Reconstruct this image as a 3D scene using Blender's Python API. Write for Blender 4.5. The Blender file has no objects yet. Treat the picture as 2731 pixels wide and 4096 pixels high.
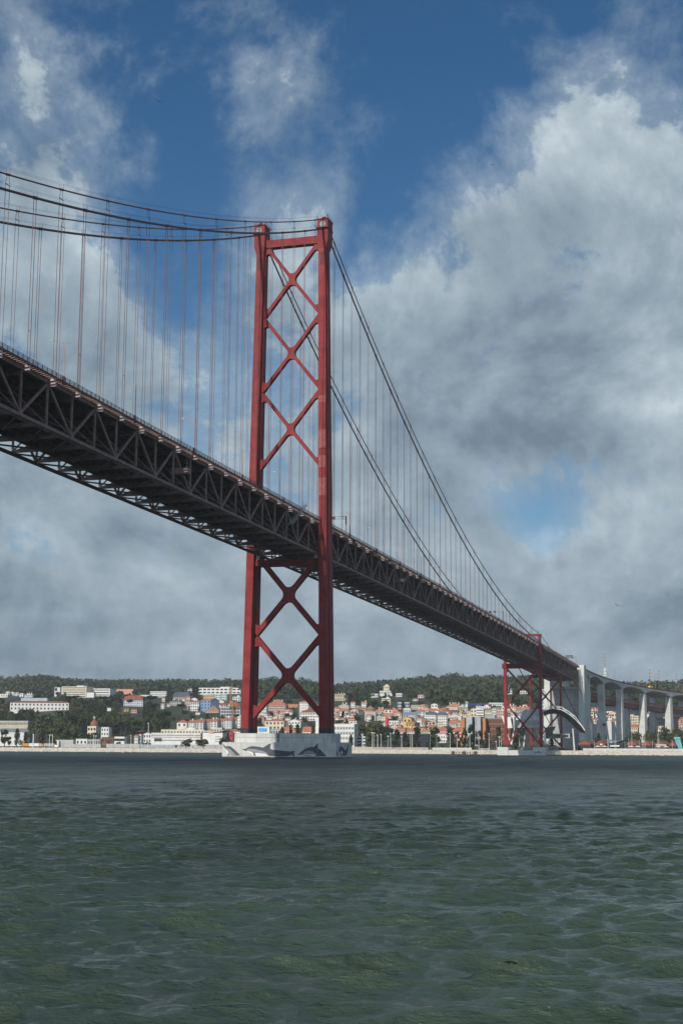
import bpy, bmesh, math, random
import numpy as np
from mathutils import Vector, Matrix, noise as mnoise

CLOUD_GAIN, SKY_SAT, SKY_VAL, SUN_E, EXPOSURE, SUNWARD = 1.28, 1.32, 0.68, 4.0, 0.0, 2.5
# cloud masses (+) and gaps of blue (-) over the river: (x, y, reach, weight)
COVER = [(650, 0, 300, -.25), (900, 190, 420, -.36), (1250, 100, 380, -.24), (400, 340, 280, -.30), (860, 330, 300, -.10), (420, 480, 300, -.34), (330, 80, 240, -.16),
         (830, 560, 190, -.36), (440, 650, 220, -.46), (1200, 1140, 170, -.34), (1275, 1170, 150, -.34), (340, 500, 140, -.20), (260, 380, 120, -.16),
         (590, 170, 280, .06), (650, 300, 220, .08), (90, 220, 330, .10), (30, 40, 200, .12), (60, 540, 320, .36), (120, 720, 280, .25), (1150, 470, 320, .32), (1430, 370, 330, .28), (1500, 680, 460, .42),
         (1050, 720, 360, .36), (880, 800, 260, .25), (1340, 210, 180, .18), (1450, 60, 180, .18), (1200, 860, 340, .3), (250, 880, 260, .2), (1490, 1040, 210, .26), (130, 1150, 330, .22), (500, 1250, 300, .2), (800, 1380, 350, .2)]
BRIGHT = [(1150, 370, 220, .26), (950, 490, 200, .20), (1450, 400, 280, .20), (1540, 900, 220, .36), (1470, 980, 180, .16), (480, 910, 120, .34), (130, 1180, 180, .20), (1240, 1240, 60, .5), (1275, 1215, 40, .3), (590, 160, 180, -.05),
          (200, 500, 180, .22), (100, 600, 220, .16), (850, 720, 240, .18), (300, 1370, 180, .12), (740, 1290, 160, .16), (1280, 1400, 260, .12),
          (1080, 950, 300, -.36), (980, 1010, 200, -.14), (1330, 1030, 220, -.16), (1180, 580, 240, -.14), (90, 1460, 280, -.24), (300, 1500, 240, -.14), (700, 1440, 320, -.14), (1250, 820, 220, -.12), (80, 820, 240, -.12)]
HAZE = 0.00006
# ------------------------------------------------------------------ camera, sky, sun, exposure
scene = bpy.context.scene
col = scene.collection
CAM = Vector((158.48, -468.01, 2.82))
YAW, PITCH, ROLL, FPX = 0.2903, 0.1641, 0.0056, 5747.5   # solved from the bridge's panel points
fw = Vector((-math.sin(YAW) * math.cos(PITCH), math.cos(YAW) * math.cos(PITCH), math.sin(PITCH)))
rt0 = Vector((math.cos(YAW), math.sin(YAW), 0)); up0 = rt0.cross(fw)
rt = rt0 * math.cos(ROLL) + up0 * math.sin(ROLL); up = up0 * math.cos(ROLL) - rt0 * math.sin(ROLL)
cd = bpy.data.cameras.new('camera'); cam = bpy.data.objects.new('camera', cd); col.objects.link(cam)
cd.sensor_fit = 'VERTICAL'; cd.sensor_height = 36.0; cd.sensor_width = 24.0
cd.lens = FPX * 36.0 / 4096; cd.clip_start = 0.5; cd.clip_end = 60000
cam.matrix_world = Matrix(((rt.x, up.x, -fw.x, CAM.x), (rt.y, up.y, -fw.y, CAM.y), (rt.z, up.z, -fw.z, CAM.z), (0, 0, 0, 1)))
scene.camera = cam

def ray(x, y): return (fw * FPX + rt * (x - 1365.5) + up * (2048 - y)).normalized()

SUN_TO = Vector((-0.088, -1.0, 0.63)).normalized()       # towards the sun
SKY_STRENGTH = 0.1
world = bpy.data.worlds.new('World'); scene.world = world; world.use_nodes = True
nt = world.node_tree; N = nt.nodes; LK = nt.links
for n in list(N): N.remove(n)
def wn(t, **k):
    n = N.new(t)
    for a, b in k.items(): setattr(n, a, b)
    return n
def wmath(op, a, b=None, c=None, clamp=False):
    n = wn('ShaderNodeMath', operation=op, use_clamp=clamp)
    for i, v in enumerate((a, b, c)):
        if v is None: continue
        if isinstance(v, (int, float)): n.inputs[i].default_value = v
        else: LK.new(v, n.inputs[i])
    return n.outputs[0]
sky = wn('ShaderNodeTexSky', sky_type='NISHITA'); sky.sun_disc = False
sky.sun_elevation = math.asin(SUN_TO.z); sky.sun_rotation = math.atan2(SUN_TO.x, SUN_TO.y)
sky.air_density = 1.0; sky.dust_density = 0.3; sky.ozone_density = 2.5
tc = wn('ShaderNodeTexCoord'); D = tc.outputs['Generated']
sep = wn('ShaderNodeSeparateXYZ'); LK.new(D, sep.inputs[0])
# clouds lie in a layer overhead: sample noise where the view direction meets that layer
zc = wmath('MAXIMUM', sep.outputs[2], 0.0); zd = wmath('ADD', zc, 0.16)
cmb = wn('ShaderNodeCombineXYZ')
LK.new(wmath('DIVIDE', sep.outputs[0], zd), cmb.inputs[0]); LK.new(wmath('DIVIDE', sep.outputs[1], zd), cmb.inputs[1])
def wnoise(scale, detail, rough, off=(0, 0, 0), lac=2.0, dist=0.0, vec=None):
    m = wn('ShaderNodeMapping'); LK.new(vec or cmb.outputs[0], m.inputs[0]); m.inputs['Location'].default_value = off
    n = wn('ShaderNodeTexNoise', noise_dimensions='3D'); LK.new(m.outputs[0], n.inputs['Vector'])
    n.inputs['Scale'].default_value = scale; n.inputs['Detail'].default_value = detail
    n.inputs['Roughness'].default_value = rough; n.inputs['Lacunarity'].default_value = lac; n.inputs['Distortion'].default_value = dist
    return n.outputs[0]
def blob(x, y, r, w):
    """a cloud mass (or a gap) around the direction through that point of the sky, r source pixels wide"""
    d = ray(x * 2731 / 1568, y * 2731 / 1568)
    v = wn('ShaderNodeVectorMath', operation='DISTANCE'); LK.new(D, v.inputs[0]); v.inputs[1].default_value = d
    m = wn('ShaderNodeMapRange', interpolation_type='SMOOTHSTEP'); LK.new(v.outputs['Value'], m.inputs[0])
    m.inputs[1].default_value = 0; m.inputs[2].default_value = r * 2731 / 1568 / FPX * 1.0
    m.inputs[3].default_value = w; m.inputs[4].default_value = 0
    return m.outputs[0]
def total(base, items):
    for it in items: base = wmath('ADD', base, it)
    return base
n1 = wnoise(6.5, 12, 0.63, (3.1, 1.7, 0.4), dist=0.25, vec=D)
n1u = wnoise(6.5, 9, 0.60, (3.1 - .006, 1.7, 0.4 + .020), dist=0.25, vec=D)
n2 = wnoise(2.6, 9, 0.58, (0.4, 5.2, 2.0), dist=0.2)
nz = wnoise(19.0, 10, 0.66, (7.3, 2.2, 1.0), dist=0.2, vec=D)
# more cover low down, where one looks through the layer at a slant
lowc = wn('ShaderNodeMapRange', interpolation_type='SMOOTHSTEP'); LK.new(sep.outputs[2], lowc.inputs[0])
lowc.inputs[1].default_value = 0.05; lowc.inputs[2].default_value = 0.46; lowc.inputs[3].default_value = 0.40; lowc.inputs[4].default_value = -0.16
low2 = wn('ShaderNodeMapRange', interpolation_type='SMOOTHSTEP'); LK.new(sep.outputs[2], low2.inputs[0])
low2.inputs[1].default_value = 0.05; low2.inputs[2].default_value = 0.15; low2.inputs[3].default_value = 0.30; low2.inputs[4].default_value = 0.0
cov = total(wmath('MULTIPLY', wmath('SUBTRACT', n1, 0.5), 2.3), [wmath('MULTIPLY', wmath('SUBTRACT', n2, 0.5), 0.4), wmath('MULTIPLY', wmath('SUBTRACT', nz, 0.5), 1.15), lowc.outputs[0], low2.outputs[0], 0.5] + [blob(*b) for b in COVER])
def smooth(v, a, b, lo, hi):
    m = wn('ShaderNodeMapRange', interpolation_type='SMOOTHSTEP'); LK.new(v, m.inputs[0])
    for i, q in enumerate((a, b, lo, hi)): m.inputs[i + 1].default_value = q
    return m.outputs[0]
veil = smooth(cov, 0.06, 0.72, 0.0, 0.46)                 # thin edges and wisps
deck = smooth(cov, 0.46, 0.80, 0.0, 0.97)                 # the cloud bodies
cm = wmath('MAXIMUM', veil, deck)
n3 = wnoise(3.0, 9, 0.58, (11.3, 4.1, 0.9), dist=0.3)
n4 = wnoise(5.0, 9, 0.55, (2.3, 8.1, 3.9), dist=0.4, vec=D)
relief = wmath('MULTIPLY', wmath('SUBTRACT', n1, n1u), 2.6)       # tops catch the sun, undersides stay grey
rim = smooth(cov, 0.55, 1.05, 0.14, -0.08)
bri = total(wmath('MULTIPLY', wmath('SUBTRACT', n3, 0.5), 0.5), [wmath('MULTIPLY', wmath('SUBTRACT', n4, 0.5), 0.9), relief, rim, 0.47] + [blob(*b) for b in BRIGHT])
ramp = wn('ShaderNodeValToRGB'); LK.new(bri, ramp.inputs[0])
E = ramp.color_ramp.elements
E[0].position = 0.0; E[0].color = (*[c / SKY_STRENGTH * CLOUD_GAIN for c in (0.125, 0.175, 0.225)], 1)
E[1].position = 1.0; E[1].color = (*[c / SKY_STRENGTH * CLOUD_GAIN for c in (0.50, 0.575, 0.62)], 1)
e = E.new(0.5); e.color = (*[c / SKY_STRENGTH * CLOUD_GAIN for c in (0.260, 0.325, 0.378)], 1)
e = E.new(0.78); e.color = (*[c / SKY_STRENGTH * CLOUD_GAIN for c in (0.36, 0.43, 0.475)], 1)
hs = wn('ShaderNodeHueSaturation'); LK.new(sky.outputs[0], hs.inputs['Color']); hs.inputs['Saturation'].default_value = SKY_SAT; hs.inputs['Value'].default_value = SKY_VAL
mix = wn('ShaderNodeMixRGB'); LK.new(cm, mix.inputs[0]); LK.new(hs.outputs[0], mix.inputs[1]); LK.new(ramp.outputs[0], mix.inputs[2])
# clouds between the viewer and the sun are lit through and glow; those opposite the sun show their plain grey sides
dv = wn('ShaderNodeVectorMath', operation='DOT_PRODUCT'); LK.new(D, dv.inputs[0]); dv.inputs[1].default_value = SUN_TO
fwd = wn('ShaderNodeMapRange', interpolation_type='SMOOTHSTEP'); LK.new(dv.outputs['Value'], fwd.inputs[0])
fwd.inputs[1].default_value = -0.35; fwd.inputs[2].default_value = 1.0; fwd.inputs[3].default_value = 1.0; fwd.inputs[4].default_value = SUNWARD
gl_ = wn('ShaderNodeVectorMath', operation='SCALE'); LK.new(ramp.outputs[0], gl_.inputs[0]); LK.new(fwd.outputs[0], gl_.inputs['Scale'])
LK.new(gl_.outputs[0], mix.inputs[2])
bg = wn('ShaderNodeBackground'); bg.inputs[1].default_value = SKY_STRENGTH; LK.new(mix.outputs[0], bg.inputs[0])
wo = wn('ShaderNodeOutputWorld'); LK.new(bg.outputs[0], wo.inputs[0])
world.cycles.sampling_method = 'MANUAL'; world.cycles.sample_map_resolution = 512

sl = bpy.data.lights.new('sun', 'SUN'); sl.energy = SUN_E; sl.angle = math.radians(0.53); sl.color = (1.0, 0.94, 0.85)
so = bpy.data.objects.new('sun', sl); col.objects.link(so); so.rotation_euler = SUN_TO.to_track_quat('Z', 'Y').to_euler(); so.location = (0, -200, 400)
scene.view_settings.view_transform = 'Standard'; scene.view_settings.look = 'None'
scene.view_settings.exposure = EXPOSURE; scene.view_settings.gamma = 1.0; scene.view_settings.use_curve_mapping = False
scene.cycles.max_bounces = 6; scene.cycles.diffuse_bounces = 3; scene.cycles.glossy_bounces = 3; scene.cycles.caustics_reflective = False; scene.cycles.caustics_refractive = False

ORD = ('first', 'second', 'third', 'fourth', 'fifth', 'sixth', 'seventh', 'eighth', 'ninth', 'tenth', 'eleventh', 'twelfth', 'thirteenth', 'fourteenth', 'fifteenth', 'sixteenth', 'seventeenth', 'eighteenth', 'nineteenth', 'twentieth')
def nth(i): return ORD[i] if i < 20 else 'twenty-' + ORD[i - 20] if i < 29 else 'thirty-' + ORD[i - 30] if i > 29 else 'thirtieth'
# ------------------------------------------------------------------ helpers
rnd = random.Random(7)
WL = {}                      # world position of every parent object
def base_of(o): return WL.get(o.name, Vector((0, 0, 0))) if o else Vector((0, 0, 0))
def tag(o, label=None, cat=None, group=None, kind=None):
    if cat and not kind: kind = 'thing'
    for k, v in (('label', label), ('category', cat), ('group', group), ('kind', kind)):
        if v: o[k] = v
    return o
def empty(name, loc=(0, 0, 0), parent=None, **k):
    o = bpy.data.objects.new(name, None); col.objects.link(o); o.empty_display_size = 1
    loc = Vector(loc)
    o.parent = parent; o.location = loc - base_of(parent); WL[o.name] = loc
    return tag(o, **k)
def link(name, me, parent=None, mw=None, **k):
    """a mesh object; its geometry or matrix is given in world space"""
    o = bpy.data.objects.new(name, me); col.objects.link(o)
    mw = mw if mw is not None else Matrix.Identity(4)
    o.parent = parent
    b = base_of(parent)
    o.matrix_basis = Matrix.Translation(-b) @ mw
    WL[o.name] = Vector((0, 0, 0)) if mw == Matrix.Identity(4) else mw.translation.copy()
    return tag(o, **k)

class MB:
    def __init__(s): s.v = []; s.f = []
    def add(s, vs, fs):
        b = len(s.v); s.v += [tuple(v) for v in vs]; s.f += [tuple(b + i for i in f) for f in fs]; return s
    def box(s, x0, x1, y0, y1, z0, z1):
        return s.add([(x, y, z) for z in (z0, z1) for y in (y0, y1) for x in (x0, x1)],
                     [(0, 2, 3, 1), (4, 5, 7, 6), (0, 1, 5, 4), (2, 6, 7, 3), (0, 4, 6, 2), (1, 3, 7, 5)])
    def beam(s, p, q, w, h=None, upv=(0, 0, 1)):
        h = h or w; p = Vector(p); q = Vector(q); d = (q - p).normalized(); u = Vector(upv)
        if abs(d.dot(u)) > 0.99: u = Vector((0, 1, 0))
        a = d.cross(u).normalized() * (w / 2); b = a.cross(d).normalized() * (h / 2)
        return s.add([c + sa * a + sb * b for c in (p, q) for sa, sb in ((-1, -1), (1, -1), (1, 1), (-1, 1))],
                     [(0, 3, 2, 1), (4, 5, 6, 7), (0, 1, 5, 4), (1, 2, 6, 5), (2, 3, 7, 6), (3, 0, 4, 7)])
    def tube(s, pts, r, n=8, cap=True):
        pts = [Vector(p) for p in pts]; rings = []; base = len(s.v)
        for i, p in enumerate(pts):
            d = (pts[min(i + 1, len(pts) - 1)] - pts[max(i - 1, 0)]).normalized()
            u = Vector((1, 0, 0)) if abs(d.x) < 0.9 else Vector((0, 0, 1))
            a = d.cross(u).normalized(); b = d.cross(a); rr = r[i] if isinstance(r, (list, tuple)) else r
            s.v += [tuple(p + (a * math.cos(t) + b * math.sin(t)) * rr) for t in (2 * math.pi * k / n for k in range(n))]
        for i in range(len(pts) - 1):
            for k in range(n):
                s.f.append((base + i * n + k, base + i * n + (k + 1) % n, base + (i + 1) * n + (k + 1) % n, base + (i + 1) * n + k))
        if cap: s.f += [tuple(base + k for k in range(n))[::-1], tuple(base + (len(pts) - 1) * n + k for k in range(n))]
        return s
    def loft(s, rings, cap=True):
        n = len(rings[0]); base = len(s.v)
        for r in rings: s.v += [tuple(p) for p in r]
        for i in range(len(rings) - 1):
            for k in range(n):
                s.f.append((base + i * n + k, base + i * n + (k + 1) % n, base + (i + 1) * n + (k + 1) % n, base + (i + 1) * n + k))
        if cap: s.f += [tuple(base + k for k in range(n))[::-1], tuple(base + (len(rings) - 1) * n + k for k in range(n))]
        return s
    def extrude(s, poly, d):
        """a flat outline (3D points) given thickness d"""
        d = Vector(d); return s.loft([[Vector(p) for p in poly], [Vector(p) + d for p in poly]])
    def lathe(s, c, prof, n=14):
        return s.loft([[(c[0] + r * math.cos(2 * math.pi * k / n), c[1] + r * math.sin(2 * math.pi * k / n), c[2] + z) for k in range(n)] for r, z in prof])
    def mesh(s, name, m, smooth=False):
        me = bpy.data.meshes.new(name); me.from_pydata(s.v, [], s.f); me.materials.append(m)
        bm = bmesh.new(); bm.from_mesh(me); bmesh.ops.recalc_face_normals(bm, faces=bm.faces); bm.to_mesh(me); bm.free()
        if smooth: me.polygons.foreach_set('use_smooth', [True] * len(me.polygons))
        return me
    def build(s, name, m, parent=None, smooth=False, **k): return link(name, s.mesh(name, m, smooth), parent, **k)

MATS = {}
def mat(name, c, rough=0.7, var=0.12, scale=0.3, metal=0.0, bump=0.0, spec=0.4, streak=0.0, big=None):
    """painted / mineral surface: base colour, world-space mottling, optional rain streaks and larger stains"""
    if name in MATS: return MATS[name]
    m = bpy.data.materials.new(name); m.use_nodes = True; t = m.node_tree; b = t.nodes['Principled BSDF']
    b.inputs['Roughness'].default_value = rough; b.inputs['Metallic'].default_value = metal; b.inputs['Specular IOR Level'].default_value = spec
    g = t.nodes.new('ShaderNodeNewGeometry')
    def noise(sc, stretch=None, detail=6):
        n = t.nodes.new('ShaderNodeTexNoise'); n.inputs['Scale'].default_value = sc; n.inputs['Detail'].default_value = detail; n.inputs['Roughness'].default_value = 0.62
        mp = t.nodes.new('ShaderNodeMapping'); mp.inputs['Scale'].default_value = stretch or (1, 1, 1)
        t.links.new(g.outputs['Position'], mp.inputs[0]); t.links.new(mp.outputs[0], n.inputs['Vector']); return n.outputs[0]
    def rampmix(prev, fac, lo, hi, colr, amount):
        mr = t.nodes.new('ShaderNodeMapRange'); t.links.new(fac, mr.inputs[0]); mr.inputs[1].default_value = lo; mr.inputs[2].default_value = hi; mr.inputs[4].default_value = amount
        mx = t.nodes.new('ShaderNodeMixRGB'); t.links.new(mr.outputs[0], mx.inputs[0]); t.links.new(prev, mx.inputs[1]); mx.inputs[2].default_value = (*colr, 1); return mx.outputs[0]
    rgb = t.nodes.new('ShaderNodeRGB'); rgb.outputs[0].default_value = (*c, 1); out = rgb.outputs[0]
    n = noise(scale)
    out = rampmix(out, n, 0.45, 0.75, [x * (1 - 2.2 * var) for x in c], 1.0)
    out = rampmix(out, n, 0.55, 0.25, [min(1, x * (1 + 1.3 * var) + 0.01 * var) for x in c], 1.0)
    if streak: out = rampmix(out, noise(1.0, (1.3, 1.3, 0.05)), 0.5, 0.72, [x * 0.35 for x in c], streak)
    if big: out = rampmix(out, noise(big[0]), 0.6, 0.66, big[1], big[2])
    t.links.new(out, b.inputs['Base Color'])
    if bump:
        bp = t.nodes.new('ShaderNodeBump'); bp.inputs['Strength'].default_value = bump; bp.inputs['Distance'].default_value = 0.3
        t.links.new(noise(scale * 6), bp.inputs['Height']); t.links.new(bp.outputs[0], b.inputs['Normal'])
    MATS[name] = m; return m

RED = mat('red_oxide_paint', (0.228, 0.028, 0.029), 0.6, 0.14, 0.25, streak=0.40, big=(0.05, (0.28, 0.055, 0.052), 0.55), spec=0.15)
REDP = mat('red_paint_plain', (0.17, 0.017, 0.019), 0.6, 0.10, 0.3, streak=0.2, spec=0.15)
TRUSS = mat('grey_brown_truss_paint', (0.235, 0.158, 0.138), 0.65, 0.18, 0.5, streak=0.35, spec=0.25)
DECKST = mat('dark_deck_steel', (0.10, 0.072, 0.066), 0.7, 0.2, 0.6)
RAILM = mat('rusty_red_railing', (0.12, 0.045, 0.04), 0.65, 0.2, 0.8)
JOIST = mat('faded_red_joist', (0.19, 0.11, 0.10), 0.7, 0.2, 0.8)
PINK = mat('pale_pink_bracket', (0.52, 0.40, 0.395), 0.7, 0.1, 0.9, streak=0.2)
CABLE = mat('red_brown_cable', (0.10, 0.034, 0.032), 0.5, 0.15, 1.0)
ROPE = mat('brown_grey_wire_rope', (0.17, 0.105, 0.10), 0.6, 0.1, 1.0, spec=0.2)
BLACKP = mat('black_base_paint', (0.018, 0.018, 0.018), 0.6, 0.2, 1.0)
CONC = mat('pale_concrete', (0.56, 0.56, 0.53), 0.85, 0.10, 0.22, streak=0.30, bump=0.1)
CONCW = mat('white_concrete', (0.58, 0.58, 0.55), 0.85, 0.06, 0.2, streak=0.14)
CONCG = mat('grey_concrete', (0.42, 0.42, 0.405), 0.85, 0.10, 0.15, streak=0.25)
STEELG = mat('galvanised_steel', (0.42, 0.43, 0.43), 0.45, 0.1, 1.5, metal=0.3)
GREENG = mat('grey_green_steel', (0.16, 0.18, 0.16), 0.6, 0.15, 1.0)
WHITEP = mat('white_paint', (0.72, 0.72, 0.70), 0.6, 0.06, 0.4, streak=0.12)
GLASS = mat('dark_glass', (0.028, 0.034, 0.040), 0.12, 0.2, 0.3, spec=0.6)
ASPH = mat('asphalt', (0.05, 0.05, 0.052), 0.9, 0.2, 0.5)
UNIT = {}
def unit(m):
    if m.name not in UNIT: UNIT[m.name] = MB().box(-.5, .5, -.5, .5, -.5, .5).mesh('box', m)
    return UNIT[m.name]
def beam(name, p, q, w, h, m, parent, upv=(0, 0, 1), **k):
    """a straight member of section w x h from p to q: one object on a shared box mesh"""
    p = Vector(p); q = Vector(q); d = q - p; L = d.length; d = d / L; u = Vector(upv)
    if abs(d.dot(u)) > 0.99: u = Vector((0, 1, 0))
    a = d.cross(u).normalized(); b = a.cross(d)
    c = (p + q) / 2
    mw = Matrix(((d.x * L, a.x * w, b.x * h, c.x), (d.y * L, a.y * w, b.y * h, c.y), (d.z * L, a.z * w, b.z * h, c.z), (0, 0, 0, 1)))
    return link(name, unit(m), parent, mw, **k)
def boxo(name, x0, x1, y0, y1, z0, z1, m, parent=None, **k):
    mw = Matrix.Translation(((x0 + x1) / 2, (y0 + y1) / 2, (z0 + z1) / 2)) @ Matrix.Diagonal((x1 - x0, y1 - y0, z1 - z0, 1))
    return link(name, unit(m), parent, mw, **k)
def onY(x, y, Y): d = ray(x, y); return CAM + d * ((Y - CAM.y) / d.y)
def onX(x, y, X): d = ray(x, y); return CAM + d * ((X - CAM.x) / d.x)
# ------------------------------------------------------------------ water
def water():
    g = np.random.default_rng(5)
    def axis(lo, d0, d1, hi, step, grow):
        a = list(np.arange(d0, d1, step)); s = step; x = a[0]
        left = []
        while x > lo: s *= grow[0]; x -= s; left.append(x)
        s = step; x = a[-1]; right = []
        while x < hi: s *= grow[1]; x += s; right.append(x)
        return np.array(left[::-1] + a + right)
    xs = axis(-3000, 127, 158, 3000, 0.10, (1.0105, 1.07)); ys = axis(-3000, -456, -424, 482.5, 0.10, (1.07, 1.0083))
    ys[-1] = 482.5
    X, Y = np.meshgrid(xs, ys)
    sx = np.gradient(xs); sy = np.gradient(ys); SP = np.maximum(sx[None, :], sy[:, None])
    Z = np.zeros_like(X); DX = np.zeros_like(X); DY = np.zeros_like(X)
    wind = math.radians(282)                      # waves run up the river, towards the viewer
    SPx = np.broadcast_to(sx[None, :], X.shape); SPy = np.broadcast_to(sy[:, None], X.shape)
    for i in range(150):
        lam = 0.26 * (9.5 ** g.random()) if i > 36 else 2.5 + 4 * g.random() if i > 12 else 6 + 9 * g.random()
        k = 2 * math.pi / lam
        th = wind + g.normal(0, 0.34 if lam > 0.8 else 0.6); ct, st_ = math.cos(th), math.sin(th)
        a = 0.0098 * lam ** (0.95 if lam < 1.3 else 0.45) * (0.4 + 1.1 * g.random()) * (1.0 if i > 36 else 0.62)
        res_ = np.minimum(lam / np.maximum(abs(ct) * SPx, 1e-3), lam / np.maximum(abs(st_) * SPy, 1e-3))
        fade = np.clip((res_ - 2.1) / 1.4, 0, 1)
        ph = k * (X * ct + Y * st_) + g.random() * 6.283
        q1, q2 = g.random() * 6.28, g.random() * 6.28; w1 = k * 0.13
        env = 0.55 + 0.75 * np.sin(w1 * (X * math.cos(th + 1.2) + Y * math.sin(th + 1.2)) + q1) * np.sin(0.6 * w1 * (X * math.cos(th - .5) + Y * math.sin(th - .5)) + q2)
        A = a * fade * np.clip(env, 0.05, 1.4)
        Z += A * np.cos(ph); DX -= 0.95 * A * ct * np.sin(ph); DY -= 0.95 * A * st_ * np.sin(ph)
    edge = np.clip((482.5 - Y) / 40, 0, 1)
    Z *= edge
    co = np.stack([X + DX * edge, Y + DY * edge, Z], -1).reshape(-1, 3)
    ny, nx = X.shape; idx = np.arange(nx * ny).reshape(ny, nx)
    q = np.stack([idx[:-1, :-1], idx[:-1, 1:], idx[1:, 1:], idx[1:, :-1]], -1).reshape(-1)
    me = bpy.data.meshes.new('river_water'); me.vertices.add(len(co)); me.vertices.foreach_set('co', co.ravel())
    nf = len(q) // 4; me.loops.add(len(q)); me.loops.foreach_set('vertex_index', q); me.polygons.add(nf)
    me.polygons.foreach_set('loop_start', np.arange(0, nf * 4, 4)); me.polygons.foreach_set('loop_total', np.full(nf, 4))
    me.polygons.foreach_set('use_smooth', np.ones(nf, bool)); me.update(); me.validate()
    m = bpy.data.materials.new('turbid_river_water'); m.use_nodes = True; t = m.node_tree; b = t.nodes['Principled BSDF']
    geo = t.nodes.new('ShaderNodeNewGeometry')
    def nz(sc, detail, stretch=(1, 1, 1), rough=0.6):
        mp = t.nodes.new('ShaderNodeMapping'); mp.inputs['Scale'].default_value = stretch; t.links.new(geo.outputs['Position'], mp.inputs[0])
        n = t.nodes.new('ShaderNodeTexNoise'); n.inputs['Scale'].default_value = sc; n.inputs['Detail'].default_value = detail; n.inputs['Roughness'].default_value = rough
        t.links.new(mp.outputs[0], n.inputs['Vector']); return n.outputs[0]
    # silt-green water near; beyond, a band of shade and reflection painted into the colour
    mr = t.nodes.new('ShaderNodeMapRange'); mr.interpolation_type = 'SMOOTHSTEP'
    sepn = t.nodes.new('ShaderNodeSeparateXYZ'); t.links.new(geo.outputs['Position'], sepn.inputs[0])
    wob = t.nodes.new('ShaderNodeMath'); wob.operation = 'MULTIPLY_ADD'; t.links.new(nz(0.012, 3), wob.inputs[0]); wob.inputs[1].default_value = 90; t.links.new(sepn.outputs[1], wob.inputs[2])
    t.links.new(wob.outputs[0], mr.inputs[0]); mr.inputs[1].default_value = -240; mr.inputs[2].default_value = -100
    cr = t.nodes.new('ShaderNodeMixRGB'); t.links.new(mr.outputs[0], cr.inputs[0]); cr.inputs[1].default_value = (0.037, 0.057, 0.039, 1); cr.inputs[2].default_value = (0.020, 0.036, 0.035, 1)
    mr2 = t.nodes.new('ShaderNodeMapRange'); mr2.interpolation_type = 'SMOOTHSTEP'; t.links.new(wob.outputs[0], mr2.inputs[0]); mr2.inputs[1].default_value = -10; mr2.inputs[2].default_value = 130
    cr2 = t.nodes.new('ShaderNodeMixRGB'); t.links.new(mr2.outputs[0], cr2.inputs[0]); t.links.new(cr.outputs[0], cr2.inputs[1]); cr2.inputs[2].default_value = (0.050, 0.076, 0.070, 1)
    # fine patchy silt, then streaks of wave reflection multiplied into the base colour
    mx = t.nodes.new('ShaderNodeMixRGB'); mx.blend_type = 'MULTIPLY'; mx.inputs[0].default_value = 0.5; t.links.new(cr2.outputs[0], mx.inputs[1])
    mp3 = t.nodes.new('ShaderNodeMapRange'); t.links.new(nz(0.05, 5), mp3.inputs[0]); mp3.inputs[1].default_value = 0.3; mp3.inputs[2].default_value = 0.7; mp3.inputs[3].default_value = 0.75; mp3.inputs[4].default_value = 1.25
    t.links.new(mp3.outputs[0], mx.inputs[2])
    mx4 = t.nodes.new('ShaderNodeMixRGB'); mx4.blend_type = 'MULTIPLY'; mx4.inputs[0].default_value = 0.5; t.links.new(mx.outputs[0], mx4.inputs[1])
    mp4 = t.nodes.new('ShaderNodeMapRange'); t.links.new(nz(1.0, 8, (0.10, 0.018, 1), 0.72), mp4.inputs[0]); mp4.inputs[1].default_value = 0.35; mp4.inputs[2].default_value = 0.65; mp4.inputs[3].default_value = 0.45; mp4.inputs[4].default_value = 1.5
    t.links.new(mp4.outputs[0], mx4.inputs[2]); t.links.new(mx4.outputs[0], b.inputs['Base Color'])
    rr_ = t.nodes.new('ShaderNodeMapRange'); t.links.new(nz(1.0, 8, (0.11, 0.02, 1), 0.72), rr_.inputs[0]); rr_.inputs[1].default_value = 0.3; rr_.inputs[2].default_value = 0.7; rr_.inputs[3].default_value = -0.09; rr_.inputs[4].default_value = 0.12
    # waves too small and far to be built roughen the distant surface
    rd = t.nodes.new('ShaderNodeMapRange'); t.links.new(sepn.outputs[1], rd.inputs[0]); rd.inputs[1].default_value = -430; rd.inputs[2].default_value = -200; rd.inputs[3].default_value = 0.09; rd.inputs[4].default_value = 0.48
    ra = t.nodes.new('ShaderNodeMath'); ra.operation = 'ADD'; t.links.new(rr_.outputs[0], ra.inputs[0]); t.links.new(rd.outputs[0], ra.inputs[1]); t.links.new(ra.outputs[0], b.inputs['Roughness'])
    b.inputs['Roughness'].default_value = 0.16; b.inputs['IOR'].default_value = 1.333; b.inputs['Specular IOR Level'].default_value = 0.5
    bp = t.nodes.new('ShaderNodeBump'); bp.inputs['Strength'].default_value = 0.5; bp.inputs['Distance'].default_value = 0.03
    t.links.new(nz(5.5, 6, (1, 1.35, 1), 0.62), bp.inputs['Height'])
    bp2 = t.nodes.new('ShaderNodeBump'); bp2.inputs['Strength'].default_value = 0.55; bp2.inputs['Distance'].default_value = 0.3
    t.links.new(nz(1.6, 6, (1, 1.5, 1), 0.62), bp2.inputs['Height']); t.links.new(bp2.outputs[0], bp.inputs['Normal'])
    bp3 = t.nodes.new('ShaderNodeBump'); bp3.inputs['Distance'].default_value = 1.0; bp3.inputs['Strength'].default_value = 1.0     # wave groups, seen far off as streaks
    sc3 = t.nodes.new('ShaderNodeMath'); sc3.operation = 'MULTIPLY'; t.links.new(nz(1.0, 8, (0.13, 0.016, 1), 0.72), sc3.inputs[0])
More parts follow.
